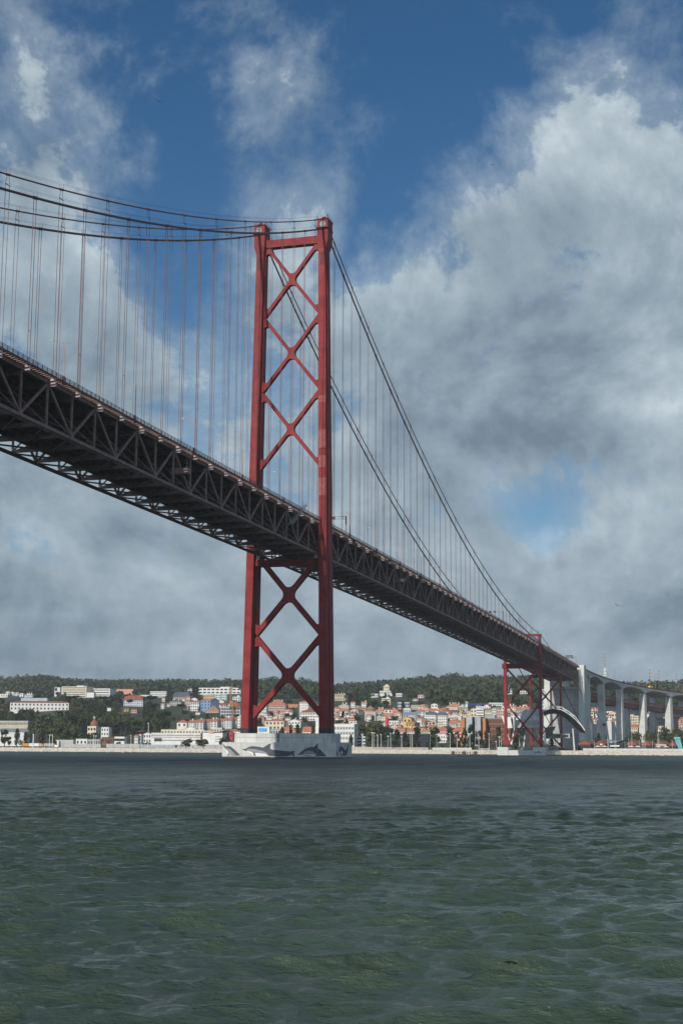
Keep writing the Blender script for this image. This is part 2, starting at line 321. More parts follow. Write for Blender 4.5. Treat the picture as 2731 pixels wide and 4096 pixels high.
    am3 = t.nodes.new('ShaderNodeMapRange'); t.links.new(sepn.outputs[1], am3.inputs[0]); am3.inputs[1].default_value = -440; am3.inputs[2].default_value = -250; am3.inputs[3].default_value = 0.25; am3.inputs[4].default_value = 6.0
    t.links.new(am3.outputs[0], sc3.inputs[1]); t.links.new(sc3.outputs[0], bp3.inputs['Height']); t.links.new(bp3.outputs[0], bp2.inputs['Normal'])
    t.links.new(bp.outputs[0], b.inputs['Normal'])
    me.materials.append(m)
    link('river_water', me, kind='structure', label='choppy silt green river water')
water()

# ------------------------------------------------------------------ the suspension bridge
BR = empty('suspension_bridge', (0, 0, 0), label='long red and grey steel suspension bridge crossing from the left towards the far shore', cat='bridge')
PL = 11.509                                   # panel length
XT, XC, XR = 10.5, 12.0, 12.5                 # truss plane, cable plane, railing
N0, N1 = -25, 59
def zb(u): return 69.35 - 0.0118 * u - 8.1e-6 * u * u if u > 0 else 69.35 - 0.0093 * u + 3.6e-6 * u * u
DEP = 10.06
def P(k, side, h=0.0): return Vector((side * XT, k * PL, zb(k * PL) + h))
# --- tower
TW = empty('tower', (0, 0, 8.2), BR, label='tall red steel tower with X bracing on a concrete pier')
def leg_sec(z, s):
    xo = 15.25 - 0.01344 * (z - 8.2); xi = xo - 2.7; h = (9.18 - 0.0235 * (z - 8.2)) / 2; e = 0.3; m = 1.0
    pts = [(xi, -h), (xo, -h), (xo, -m), (xo + e, -m), (xo + e, m), (xo, m), (xo, h), (xi, h), (xi, m), (xi - e, m), (xi - e, -m), (xi, -m)]
    return [(s * x, y, z) for x, y in pts]
def xin(z): return 15.25 - 0.01344 * (z - 8.2) - 2.7
for s in (1, -1):
    lg = MB().loft([leg_sec(z, s) for z in (9.9, 60, 120, 182.4)]).build('leg', RED, TW)
    def grow(sec, g):
        cx = sum(p[0] for p in sec) / 12; return [(p[0] + math.copysign(g, p[0] - cx), p[1] + math.copysign(g, p[1]), p[2]) for p in sec]
    MB().loft([grow(leg_sec(z, s), 0.05) for z in (8.2, 9.9)]).build('black_base', BLACKP, TW)
    for k in range(19):
        z = 17.0 + 8.85 * k
        if 64 < z < 84: continue
        MB().loft([grow(leg_sec(zz, s), 0.035) for zz in (z, z + 0.13)]).build('splice_band', REDP, TW)
    # saddle housing on top of the leg
    x0, x1 = sorted((s * 9.85, s * 13.85)); hm = MB()
    def rect(xa, xb, y, z): return [(xa, -y, z), (xb, -y, z), (xb, y, z), (xa, y, z)]
    xa, xb = sorted((s * 10.3, s * 13.1))
    hm.loft([rect(xa, xb, 2.66, 178.8), rect(x0, x1, 2.9, 181.4), rect(x0, x1, 2.9, 189.2)])
    hh = hm.build('saddle_housing', RED, TW)
    MB().box(x0 - .2, x1 + .2, -3.7, 3.1, 185.9, 186.15).box(x0 - .2, x1 + .2, -3.2, 3.2, 189.2, 189.45).build('ledge', REDP, TW)
    cx = s * 12.0
    MB().tube([(cx, -3.05, 187.4), (cx, -2.8, 187.4)], 1.15, 16).build('saddle_plate', mat('grey_green_saddle', (0.22, 0.25, 0.22), 0.6), TW)
    MB().loft([[(cx - .45, -3.4, 189.4), (cx + .45, -3.4, 189.4), (cx + .45, 3.4, 189.4), (cx - .45, 3.4, 189.4)], [(cx - .35, -1.2, 190.8), (cx + .35, -1.2, 190.8), (cx + .35, 1.2, 190.8), (cx - .35, 1.2, 190.8)]]).build('cable_saddle', REDP, TW)
    for xx in (x0, x1):
        r = MB()
        for yy in (-3.0, -1.5, 0, 1.5, 3.0): r.beam((xx, yy, 189.4), (xx, yy, 190.6), .07)
        for zz in (190.0, 190.6): r.beam((xx, -3.0, zz), (xx, 3.0, zz), .06)
        r.build('top_railing', RAILM, TW)
    MB().tube([(cx + .6 * s, .4, 189.4), (cx + .6 * s, .4, 192.3)], .14, 6).build('beacon_mast', REDP, TW)
    for dx in (-.35, .35):
        boxo('ventilation_slot', cx - s * .15 + dx - .09, cx - s * .15 + dx + .09, -2.99, -2.72, 172.6, 177.2, BLACKP, TW)

FADE = mat('faded_paint', (.30, .085, .078), .7, .14, .6, streak=.25, spec=.15)
for za, zb_ in ((89.3, 95.4), (99.2, 103.2), (106.0, 112.5), (122.4, 124.6)):
    q = []
    for z in (za, zb_):
        xo = 15.25 - 0.01344 * (z - 8.2); h = (9.18 - 0.0235 * (z - 8.2)) / 2; q.append(((xo - 2.69, -h - .012, z), (xo - .01, -h - .012, z)))
    MB().extrude([q[0][0], q[0][1], q[1][1], q[1][0]], (0, .01, 0)).build('faded_paint_panel', FADE, TW)
def fillet(a, p, b, r, n=5):
    a, p, b = (Vector(q) for q in (a, p, b)); d1 = (a - p).normalized(); d2 = (b - p).normalized()
    ang = d1.angle(d2); t = min(r / math.tan(ang / 2), (a - p).length * .6, (b - p).length * .6); r = t * math.tan(ang / 2)
    c = p + (d1 + d2).normalized() * (r / math.sin(ang / 2)); s0 = p + d1 * t; s1 = p + d2 * t
    out = []
    for i in range(n + 1):
        v = (s0 - c).lerp(s1 - c, i / n); out.append(c + v.normalized() * r)
    return out
def xbrace(zt, zbm, wid, dep, xi, r, name, parent, m, Y0=0.0, flare=1.6):
    """an X of two diagonals cut from plate, with rounded gussets at its centre and at the legs"""
    zc_ = (zt + zbm) / 2; C = Vector((0, zc_)); w = wid / 2
    ends = [Vector((xi(zt), zt)), Vector((-xi(zt), zt)), Vector((-xi(zbm), zbm)), Vector((xi(zbm), zbm))]   # counter-clockwise
    dirs = [(e_ - C).normalized() for e_ in ends]
    def isect(p, d, q, e_):
        den = d.x * e_.y - d.y * e_.x; t = ((q.x - p.x) * e_.y - (q.y - p.y) * e_.x) / den; return p + d * t
    Rp, Lp, Ar, Cn = [], [], [], []
    for i in range(4):
        d = dirs[i]; n_ = Vector((-d.y, d.x)); dn = dirs[(i + 1) % 4]; nn = Vector((-dn.y, dn.x))
        sx = 1 if ends[i].x > 0 else -1
        lp = Vector((sx * xi(zt), zt)); ld = (Vector((sx * xi(zbm), zbm)) - lp).normalized()     # the leg's inner face
        Rp.append(isect(C - n_ * w, d, lp, ld)); Lp.append(isect(C + n_ * w, d, lp, ld)); Ar.append((Rp[i] - Lp[i]).normalized())
        Cn.append(isect(C + n_ * w, d, C - nn * w, dn))
    out = []
    for i in range(4):
        inn = Vector((math.copysign(0.45, ends[i].x), 0))
        fr = fillet(Cn[i - 1], Rp[i], Rp[i] + Ar[i] * 6, flare); fl = fillet(Lp[i] - Ar[i] * 6, Lp[i], Cn[i], flare)
        out += fr + [fr[-1] + inn, fl[0] + inn] + fl + fillet(Lp[i], Cn[i], Rp[(i + 1) % 4], r)
    poly = [Vector((p.x, Y0 - dep / 2, p.y)) for p in out]
    return MB().extrude(poly, (0, dep, 0)).build(name, m, parent)
for zt, zl in ((182.3, 155.1), (155.1, 127.7), (127.7, 100.0)):
    xbrace(zt, zl, 1.12, 1.9, xin, 1.8, 'cross_brace', TW, RED)
for zt, zl in ((69.4, 41.5), (41.5, 14.0)):
    xbrace(zt, zl, 1.62, 2.2, xin, 2.4, 'cross_brace', TW, RED)
MB().box(-10.6, 10.6, -1.4, 1.4, 181.1, 183.9).build('top_strut', RED, TW)
r = MB()
for i in range(11): r.beam((-9.5 + 1.9 * i, -1.35, 183.9), (-9.5 + 1.9 * i, -1.35, 185.1), .06)
for zz in (184.5, 185.1): r.beam((-9.8, -1.35, zz), (9.8, -1.35, zz), .05)
r.build('strut_railing', RAILM, TW)
MB().box(-11.9, 11.9, -2.3, 2.3, 65.6, 67.6).build('lower_strut', REDP, TW)
for i in range(17): boxo('bolt_plate', -10.8 + 1.3 * i, -10.5 + 1.3 * i, -2.36, -2.3, 66.7, 67.0, BLACKP, TW)
for s in (1, -1):
    boxo('truss_bearing', s * XT - .5, s * XT + .5, -2.9, -1.8, 67.6, 69.2, PINK, TW)
    boxo('truss_bearing', s * XT - .5, s * XT + .5, 1.8, 2.9, 67.6, 69.2, PINK, TW)

# --- the two bents on the shore
def bent(u, zbase, ztop, xm, wx, wy, zx, zcap, name, label):
    b = empty(name, (0, u, zbase), BR, label=label)
    for s in (1, -1):
        boxo('leg', s * xm - wx / 2, s * xm + wx / 2, u - wy / 2, u + wy / 2, zbase + 1.2, ztop, RED, b)
        boxo('black_base', s * xm - wx / 2 - .04, s * xm + wx / 2 + .04, u - wy / 2 - .04, u + wy / 2 + .04, zbase, zbase + 1.2, BLACKP, b)
        z = zbase + 8
        while z < zcap[0] - 3:
            boxo('splice_band', s * xm - wx / 2 - .03, s * xm + wx / 2 + .03, u - wy / 2 - .03, u + wy / 2 + .03, z, z + .2, REDP, b); z += 8.5
    xi = lambda z: xm - wx / 2
    for zt, zl in zx: xbrace(zt, zl, 1.0, 1.2, xi, 1.0, 'cross_brace', b, RED, u, 0.9)
    boxo('cross_beam', -xm - wx, xm + wx, u - 1.5, u + 1.5, zcap[0], zcap[1], REDP, b)
    return b
B1 = bent(42 * PL, 5.2, 78.6, 11.65, 1.8, 2.0, ((57.0, 33.0), (33.0, 7.0)), (56.8, 60.0), 'cable_bent', 'slender red steel bent standing on the quay under the bridge deck')
boxo('top_beam', -10.8, 10.8, 42 * PL - .6, 42 * PL + .6, 77.9, 79.6, RED, B1)
for s in (1, -1):
    boxo('cap', s * 11.65 - 1.3, s * 11.65 + 1.3, 42 * PL - 1.6, 42 * PL + 1.6, 78.6, 79.2, REDP, B1)
bent(582.0, 5.4, 55.6, 11.0, 1.35, 1.5, ((54.0, 30.0), (30.0, 6.5)), (55.6, 57.6), 'support_bent', 'second red steel bent behind the first under the deck end')

# --- stiffening truss with two decks
TR = empty('stiffening_truss', (0, 0, 69), BR, label='dark grey Warren truss carrying the road above the railway')
for k in range(N0, N1 + 1):
    for s in (1, -1):
        beam('vertical_post', P(k, s, .38), P(k, s, DEP - .45), .42, .5, TRUSS, TR)
        if k < N1:
            lo, hi = (k, k + 1) if k % 2 == 0 else (k + 1, k)
            beam('diagonal', P(lo, s, .3), P(hi, s, DEP - .3), .42, .55, TRUSS, TR)
            beam('bottom_chord', P(k, s) + Vector((0, .0, 0)), P(k + 1, s), .62, .76, TRUSS, TR)
            beam('top_chord', P(k, s, DEP), P(k + 1, s, DEP), .62, .95, TRUSS, TR)
    u = k * PL; z = zb(u)
    for s in (1, -1):
        # gusset plates and the outrigger bracket that takes the hangers
        if k % 2 == 0: MB().extrude([(s * (XT + .33), u + a, z + b) for a, b in ((-1.0, -.35), (1.0, -.35), (.55, 1.1), (-.55, 1.1))], (s * .04, 0, 0)).build('gusset_plate', TRUSS, TR)
        w, h = (.5, 1.75) if k % 2 else (.45, 1.4)
        if u < 42 * PL - 3:
            xa, xb = sorted((s * (XT + (.5 if k % 2 else .9)), s * 12.5))
            mb = MB(); mb.box(xa, xb, u - w / 2, u + w / 2, z + DEP + .55 - h, z + DEP + .55)
            mb.box(min(s * 12.0, s * 12.55), max(s * 12.0, s * 12.55), u - .8, u + .8, z + DEP + .55, z + DEP + .68)
            mb.build('hanger_bracket', PINK, TR)
    # lower floor beam: deep under the railway, tapering to the chords
    pr = [(-XT + .3, .25), (-6.2, .25), (6.2, .25), (XT - .3, .25), (XT - .3, .75), (6.2, 1.9), (-6.2, 1.9), (-XT + .3, .75)]
    MB().extrude([(x, u - .2, z + y) for x, y in pr], (0, .4, 0)).build('floor_beam', TRUSS, TR)
    pr = [(-XT + .3, DEP - 1.5), (XT - .3, DEP - 1.5), (XT - .3, DEP + .3), (-XT + .3, DEP + .3)]
    MB().extrude([(x, u - .2, z + y) for x, y in pr], (0, .4, 0)).build('road_floor_beam', DECKST, TR)
    if k < N1:
        z2 = zb((k + 1) * PL); u2 = u + PL
        for s in (1, -1):
            beam('lateral_brace', (s * (XT - .3), u, z + .1), (0, u2, z2 + .1), .35, .35, TRUSS, TR)
            beam('sway_brace', (s * (XT - .4), u, z + 1.0), (s * 2.0, u, z + DEP - 1.4), .3, .3, TRUSS, TR)
        for x in (-5.6, -4.0, -1.2, 1.2, 4.0, 5.6):
            beam('rail_stringer', (x, u, z + 1.7), (x, u2, z2 + 1.7), .3, .9, DECKST, TR)
        for x in (-9, -6, -3, 0, 3, 6, 9):
            beam('road_stringer', (x, u, z + DEP + .35), (x, u2, z2 + DEP + .35), .25, .7, JOIST if abs(x) > 4 else DECKST, TR)
        boxm = MB().extrude([(-6.3, u, z + 2.16), (6.3, u, z + 2.16), (6.3, u, z + 2.42), (-6.3, u, z + 2.42)], (0, PL, z2 - z)); boxm.build('railway_deck', DECKST, TR)
        boxm = MB().extrude([(-10.75, u, z + DEP + .72), (10.75, u, z + DEP + .72), (10.75, u, z + DEP + .98), (-10.75, u, z + DEP + .98)], (0, PL, z2 - z)); boxm.build('road_deck', ASPH, TR)
        for x in (-4.4, 4.4): beam('catenary_rail', (x, u, z + 4.5), (x, u2, z2 + 4.5), .12, .25, DECKST, TR)
# walkway joists, edge girder, railing
uL, uR = N0 * PL, N1 * PL
def edge(name, x, h, w, hh, m):
    a = uL
    while a < uR - 1:
        b = min(a + 4 * PL, uR); beam(name, (x, a, zb(a) + h), (x, b, zb(b) + h), w, hh, m, TR); a = b
for s in (1, -1):
    edge('edge_girder', s * 12.45, DEP + .72, .16, .42, DECKST)
    for h in (1.22, 1.52, 1.82, 2.12): edge('rail', s * XR, DEP + h - .25, .07, .09, RAILM)
    edge('kerb', s * 10.9, DEP + 1.1, .4, .25, RAILM)
far_posts, far_joists = MB(), MB(); npost = njoist = 0
u = -19.6 * PL
near_list = []
i = 0; u = uL
while u < uR:
    for s in (1, -1):
        z = zb(u) + DEP
        if s == 1 and -228 < u < 380 and npost < 290:
            beam('railing_post', (XR, u, z + .5), (XR, u, z + 1.92), .13, .13, RAILM, TR); npost += 1
        else: far_posts.box(s * XR - .06, s * XR + .06, u - .06, u + .06, z + .5, z + 1.92)
    u += PL / 5.5
u = uL
while u < uR:
    for s in (1, -1):
        z = zb(u) + DEP
        if s == 1 and -228 < u < 110: beam('walkway_joist', (11.0, u, z + .35), (12.7, u, z + .5), .45, .2, JOIST, TR); njoist += 1
        else: far_joists.box(min(s * 11.0, s * 12.7), max(s * 11.0, s * 12.7), u - .22, u + .22, z + .3, z + .52)
    u += PL / 10
far_posts.build('railing_posts', RAILM, TR, kind='stuff'); far_joists.build('walkway_joists', JOIST, TR, kind='stuff')
# inspection platforms slung under the deck, access stair near the tower
def plat(u, label):
    z = zb(u); o = MB(); o.box(8.5, 13.2, u - 1.2, u + 1.2, z + 4.0, z + 4.25).box(8.5, 13.2, u - 1.25, u - 1.15, z + 4.25, z + 5.6).box(13.1, 13.2, u - 1.2, u + 1.2, z + 4.25, z + 5.6)
    for x in (9.0, 12.9): o.beam((x, u - 1.1, z + 5.6), (x, u - 1.1, z + DEP + .6), .12)
    for x in (9.0, 12.9): o.beam((x, u + 1.1, z + 4.2), (x, u + 1.1, z + DEP + .6), .12)
    o.build('inspection_platform', TRUSS, TR, label=label)
plat(-10.6 * PL, 'grey inspection platform slung from the deck left of the tower')
plat(9.6 * PL, 'grey inspection platform slung from the deck right of the tower')
st = MB(); a = Vector((13.0, -3.2 * PL, zb(0) + 4.7)); b = Vector((13.0, -1.95 * PL, zb(0) + 13.4))
for dx in (-.5, .5):
    st.beam(a + Vector((dx, 0, 0)), b + Vector((dx, 0, 0)), .1, .35); st.beam(a + Vector((dx, 0, 1.1)), b + Vector((dx, 0, 1.1)), .07)
    for t in range(9): q = a.lerp(b, t / 8) + Vector((dx, 0, 0)); st.beam(q, q + Vector((0, 0, 1.1)), .06)
for t in range(24): q = a.lerp(b, t / 23.0); st.box(q.x - .5, q.x + .5, q.y - .15, q.y + .15, q.z - .03, q.z + .03)
st.build('access_stair', GREENG, TR, label='grey green access stair climbing to the deck beside the tower')
pf = MB(); pf.box(11.0, 13.6, a.y - 3.6, a.y + .1, a.z - .15, a.z)
for yy in (a.y - 3.6, a.y - 2.4, a.y - 1.2, a.y): pf.beam((13.6, yy, a.z), (13.6, yy, a.z + 1.2), .07)
for hh in (.4, .8, 1.2): pf.beam((13.6, a.y - 3.6, a.z + hh), (13.6, a.y, a.z + hh), .06)
pf.beam((11.2, a.y - 3.4, a.z - .1), (11.0, a.y - 1.5, a.z - 4.5), .15); pf.beam((13.4, a.y - 3.4, a.z - .1), (11.0, a.y - 2.5, a.z - 4.5), .15)
pf.build('stair_platform', GREENG, TR)

# --- cables and hangers
def lagr(pts):
    pts = sorted(pts); us = np.array([p[0] for p in pts]); zs = np.array([p[1] for p in pts]); c = np.polyfit(us, zs, 2); return lambda u: float(np.polyval(c, u))
UPM = lagr([(-219.2, 119.33), (-196.2, 125), (-173.2, 131), (-150.2, 137.56), (-80.5, 159.9), (-57.4, 168.2), (-34.6, 176.7), (-11.3, 185.9), (0, 190.2)])
LOM = lagr([(-207.6, 118.67), (-184.6, 124.5), (-161.6, 130.8), (-138.7, 137.4), (-69.5, 160.1), (-46.8, 168.4), (-23.6, 177.3), (-3.4, 185.4), (0, 186.8)])
UPS = lagr([(0, 190.2), (102.65, 150.1), (286.4, 101.2), (308.9, 96.75), (331.7, 93.0), (354.2, 89.6), (378, 86.8), (401.5, 84.35), (483, 79.4)])
LOS = lagr([(0, 186.6), (91.1, 150.1), (273.1, 98.4), (296.7, 93.95), (320.8, 90.25), (343.3, 86.6), (365.9, 83.0), (388.6, 80.5), (412.6, 78.3), (483, 74.4)])
def cable_pts(fm, fs, end):
    us = list(np.linspace(-290, 0, 60)) + list(np.linspace(0, 42 * PL, 80))[1:]
    p = [(u, fm(u) if u <= 0 else fs(u)) for u in us]
    return p + [end]
for s in (1, -1):
    side = 'near' if s > 0 else 'far'
    for fm, fs, rad, end, nm, par in ((UPM, UPS, .19, (810.0, 26.6), 'upper_main_cable', 1), (LOM, LOS, .30, (690.0, 22.5), 'lower_main_cable', 0)):
        pts = cable_pts(fm, fs, end)
        c_ = MB().tube([(s * (16.0 if u == 810.0 else XC), u, z) for u, z in pts], rad, 8, False).build(nm, CABLE, BR, True)
        for dx in (-.45, .45):
            MB().tube([(s * XC + dx, u, z + 1.25) for u, z in pts[:-1:2]], .022, 3, False).build('hand_rope', ROPE, c_)
        for k in range(N0 + 1, 42):
            if k == 0 or (k % 2 == 1) != (par == 1): continue
            u = k * PL; zcbl = fm(u) if u < 0 else fs(u); zt = zb(u) + DEP + .6
            sl_ = ((fm if u < 0 else fs)(u + .5) - (fm if u < 0 else fs)(u - .5))
            d = Vector((0, 1, sl_)).normalized(); cc = Vector((s * XC, u, zcbl))
            MB().tube([cc - d * .75, cc + d * .75], rad + .09, 8).build('cable_band', CABLE, c_)
            for dx in (-.45, .45): beam('rope_post', (s * XC + dx, u, zcbl), (s * XC + dx, u, zcbl + 1.3), .05, .05, CABLE, c_)
            if zcbl - zt < 2.0: continue
            mb = MB()
            if par:
                zf = max(zt + .8, zcbl - 2.2)
                for dy in (-.85, .85):
                    mb.tube([(s * XC, u + dy * .35, zcbl), (s * XC, u + dy, zf)], .05, 5, False); mb.tube([(s * XC, u + dy, zf), (s * XC, u + dy * .8, zt)], .06, 5, False)
                mb.beam((s * XC, u - .95, zf), (s * XC, u + .95, zf), .12)
                zm = zt + (zf - zt) * .42
            else:
                for dy in (-.55, .55): mb.tube([(s * XC, u + dy, zcbl - .1), (s * XC, u + dy, zt)], .068, 5, False)
                zm = zt + (zcbl - zt) * .2
                if zm - zt > 4: mb.beam((s * XC, u - .6, zm), (s * XC, u + .6, zm), .08)
            mb.build('hanger', ROPE, BR)

# --- sign gantries and lamps on the deck
def gantry(u, length, label, sign=None):
    z = zb(u) + DEP + .9; g = empty('sign_gantry', (12.6, u, z - .3), label=label, cat='gantry')
    MB().box(12.45, 12.85, u - .2, u + .2, z - 1.2, z + 6.6).build('post', GREENG, g)
    b = MB()
    for zz in (z + 6.5, z + 5.6): b.beam((12.65, u, zz), (12.65 - length, u, zz), .14)
    for i in range(8): x = 12.65 - length * i / 7; b.beam((x, u, z + 5.6), (x, u, z + 6.5), .08)
    b.build('beam', GREENG, g)
    for x in (12.65 - length * .55, 12.65 - length * .85):
        boxo('signal_box', x - .6, x + .6, u - .3, u - .15, z + 5.5, z + 6.6, BLACKP, g)
    if sign:
        gs = mat('green_sign', (0.02, 0.12, 0.07), .4, .05)
        boxo('sign_panel', 12.65 - length - 1.6, 12.65 - length + 4.2, u - .45, u - .3, z + 5.2, z + 7.6, mat('dark_sign_panel', (0.02, 0.045, 0.045), .4, .05), g)
        boxo('green_plate', 12.65 - length + 4.2, 12.65 - length + 5.0, u - .5, u - .3, z + 4.7, z + 5.6, gs, g)
        for i in range(3): boxo('lettering_line', 12.65 - length - 1.2, 12.65 - length + 3.6, u - .47, u - .452, z + 5.7 + .6 * i, z + 5.85 + .6 * i, mat('sign_white', (.35, .4, .4), .5, .02), g)
gantry(26, 8.5, 'grey sign gantry arm over the road just right of the tower')
gantry(29.9 * PL, 9.0, 'thin sign gantry arm over the road near the shore end')
gantry(57.2 * PL, 6.5, 'gantry with a dark sign panel by the concrete anchorage', True)
LAMPM = mat('pale_pink_lamp_post', (0.40, 0.27, 0.25), .5, .08)
def lamp_mesh():
    post = MB().tube([(0, 0, 0), (0, 0, 8.6)], [.11, .07], 6).mesh('pole', LAMPM)
    arm = MB().tube([(0, 0, 8.2), (-.9, 0, 8.75), (-1.8, 0, 9.15), (-3.0, 0, 9.3)], .05, 5).tube([(0, 0, 7.5), (-.9, 0, 8.3), (-1.8, 0, 9.1)], .04, 5).mesh('arm', LAMPM)
    head = MB().loft([[(-3.7, -.14, 9.2), (-2.9, -.18, 9.2), (-2.9, .18, 9.2), (-3.7, .14, 9.2)], [(-3.6, -.08, 9.38), (-2.9, -.12, 9.42), (-2.9, .12, 9.42), (-3.6, .08, 9.38)]]).mesh('lamp_head', STEELG)
    return post, arm, head
LM = lamp_mesh()
u = -192.4; i = 0
while u < 665:
    if abs(u) > 6:
        z = zb(u) + DEP + 1.0; o = empty('street_lamp', (XR, u, z), label='curved arm lamp post on the bridge railing, %s %s of the tall tower' % ((nth(round((-6 - u) / 37.3)), 'left') if u < 0 else (nth(round((u - 31.4) / 37.3)), 'right')), cat='lamp', group='lamps along the bridge railing')
        boxo('post_base', XR - .22, XR + .22, u - .22, u + .22, z - .9, z + 1.0, RAILM, o)
        for nm, me in zip(('pole', 'arm', 'lamp_head'), LM): link(nm, me, o, Matrix.Translation((XR, u, z)))
    u += 37.3
# ------------------------------------------------------------------ pier under the tower
PIER = empty('bridge_pier', (0, 0, 0), label='stepped white concrete pier with painted dolphins standing in the water', cat='pier')
PM = mat('stained_pier_concrete', (0.54, 0.54, 0.515), .85, .09, .25, streak=.55, bump=.08)
def chamfer_box(xh, yh, c, z0, z1):
    o = [(-xh + c, -yh), (xh - c, -yh), (xh, -yh + c), (xh, yh - c), (xh - c, yh), (-xh + c, yh), (-xh, yh - c), (-xh, -yh + c)]
    return [[(x, y, z) for x, y in o] for z in (z0, z1)]
MB().loft(chamfer_box(20.2, 9.0, .15, .45, 5.2)).build('footing', PM, PIER)
MB().loft(chamfer_box(20.3, 9.1, .25, -4, .45)).build('tide_band', mat('wet_algae_concrete', (.045, .045, .03), .5, .35, .8), PIER)
MB().loft(chamfer_box(17.2, 6.6, 1.3, 5.2, 8.2)).build('upper_block', PM, PIER)
SEAM = mat('dark_joint', (.12, .12, .12), .9, .1)
boxo('joint_line', -15.8, 14.6, -6.608, -6.59, 6.78, 6.86, SEAM, PIER)
for x in (-3.4, 5.2): boxo('joint_line', x, x + .07, -6.607, -6.59, 5.2, 8.2, SEAM, PIER)
lad = MB()
for x in (-1.35, -.75): lad.beam((x, -6.75, 5.2), (x, -6.75, 8.9), .1)
for i in range(9): lad.beam((-1.35, -6.75, 5.5 + .38 * i), (-.75, -6.75, 5.5 + .38 * i), .06)
lad.build('ladder', RAILM, PIER)
MB().tube([(15.0, -6.9, 5.2), (15.0, -6.9, 7.0)], .16, 6).build('navigation_light', CONCG, PIER)
DG = mat('dolphin_slate', (.075, .090, .10), .8, .2, 1.2); DM = mat('dolphin_grey', (.27, .28, .29), .8, .12, 1.2); DW = mat('dolphin_white', (.72, .72, .71), .8, .06, 1.2)
F0 = (860, 2800)
def mural(pts, m, lift, name, face='S'):
    q = []
    for x, y in pts:
        p = onY(F0[0] + x / 2.8, F0[1] + y / 2.8, -9.0 - lift) if face == 'S' else onX(F0[0] + x / 2.8, F0[1] + y / 2.8, 20.2 + lift)
        q.append((p.x, p.y, max(.46, min(5.18, p.z))))
    me = bpy.data.meshes.new(name); me.from_pydata(q, [], [tuple(range(len(q)))]); me.materials.append(m); link(name, me, PIER)
mural([(85, 487), (100, 503), (120, 520), (150, 515), (178, 522), (215, 552), (250, 585), (285, 620), (240, 624), (215, 624), (160, 624), (142, 622), (150, 575), (120, 545), (100, 525)], DG, .010, 'painted_dolphin')
mural([(125, 530), (150, 540), (185, 565), (215, 595), (235, 622), (180, 622), (160, 590), (140, 560)], DM, .016, 'dolphin_flank')
mural([(118, 545), (140, 565), (160, 595), (178, 622), (165, 623), (150, 580), (142, 621), (128, 590)], DW, .022, 'dolphin_belly')
mural([(303, 549), (345, 545), (375, 527), (410, 516), (470, 520), (540, 532), (575, 510), (605, 492), (636, 485), (622, 505), (618, 540), (640, 556), (690, 560), (760, 568), (838, 576), (870, 570), (898, 574), (884, 590), (890, 633), (872, 632), (868, 610), (840, 622), (800, 632), (700, 632), (610, 628), (560, 610), (480, 600), (420, 585), (370, 568), (340, 571), (320, 560)], DG, .010, 'painted_dolphin')
mural([(350, 552), (400, 545), (470, 555), (540, 570), (580, 592), (600, 622), (540, 600), (470, 590), (400, 580), (365, 566)], DM, .016, 'dolphin_flank')
mural([(352, 566), (400, 578), (430, 590), (500, 595), (560, 602), (605, 626), (540, 627), (455, 624), (440, 622), (390, 592)], DW, .022, 'dolphin_belly')
mural([(425, 582), (445, 590), (457, 622), (437, 624)], DG, .028, 'dolphin_fin')
mural([(928, 606), (950, 596), (970, 575), (1010, 545), (1060, 528), (1110, 525), (1125, 505), (1157, 487), (1150, 515), (1150, 540), (1190, 565), (1225, 605), (1245, 632), (1150, 632), (1060, 632), (1035, 628), (1010, 618), (970, 608), (940, 615)], DG, .010, 'painted_dolphin')
mural([(985, 592), (1010, 573), (1060, 566), (1105, 580), (1140, 612), (1080, 612), (1020, 608)], DM, .016, 'dolphin_flank')
mural([(975, 600), (1030, 609), (1100, 613), (1140, 615), (1100, 628), (1040, 620), (1000, 612)], DW, .022, 'dolphin_belly')
mural([(1385, 570), (1392, 530), (1408, 516), (1425, 525), (1455, 562), (1470, 555), (1492, 500), (1502, 494), (1492, 540), (1475, 615), (1450, 625), (1410, 622), (1405, 590)], DG, .010, 'painted_dolphin', 'E')
mural([(1408, 575), (1420, 565), (1430, 590), (1428, 612), (1415, 605)], DW, .016, 'dolphin_belly', 'E')
mural([(1366, 568), (1370, 560), (1374, 600), (1372, 624), (1362, 624)], DG, .010, 'painted_dolphin', 'E')

# ------------------------------------------------------------------ shore and terrain
SHORE = 482.0
PROF = [(-60, 3.3), (0, 3.3), (70, 3.5), (130, 5.5), (190, 10), (250, 16), (350, 26), (450, 36), (550, 46), (650, 57), (750, 69), (850, 78)]
RIDGE = [(-700, 2745), (-200, 2735), (0, 2728), (100, 2722), (200, 2717), (340, 2735), (600, 2740), (900, 2737), (1100, 2730), (1200, 2736), (1290, 2748), (1340, 2760), (1420, 2758), (1500, 2754), (1600, 2739), (1700, 2730), (1800, 2725), (2000, 2724), (2200, 2734), (2400, 2756), (2550, 2756), (2731, 2743), (3000, 2738), (3400, 2750)]
def lin(t, tab):
    if t <= tab[0][0]: return tab[0][1]
    for (a, va), (b, vb) in zip(tab, tab[1:]):
        if t <= b: return va + (vb - va) * (t - a) / (b - a)
    return tab[-1][1]
Y_RIDGE = 2150.0
def ridge_z(X, Y):
    tanv = (CAM.x - X) / (Y - CAM.y); ang = YAW - math.atan(tanv); x = 1365.5 + FPX * math.tan(ang)
    y = lin(x, RIDGE)
    d = ray(x, y); t = (Y_RIDGE - CAM.y) / d.y
    return CAM.z + d.z * t
VALLEY = [(-60, 3.3), (0, 3.3), (330, 4.2), (480, 9), (560, 20), (640, 33), (700, 44), (850, 60)]
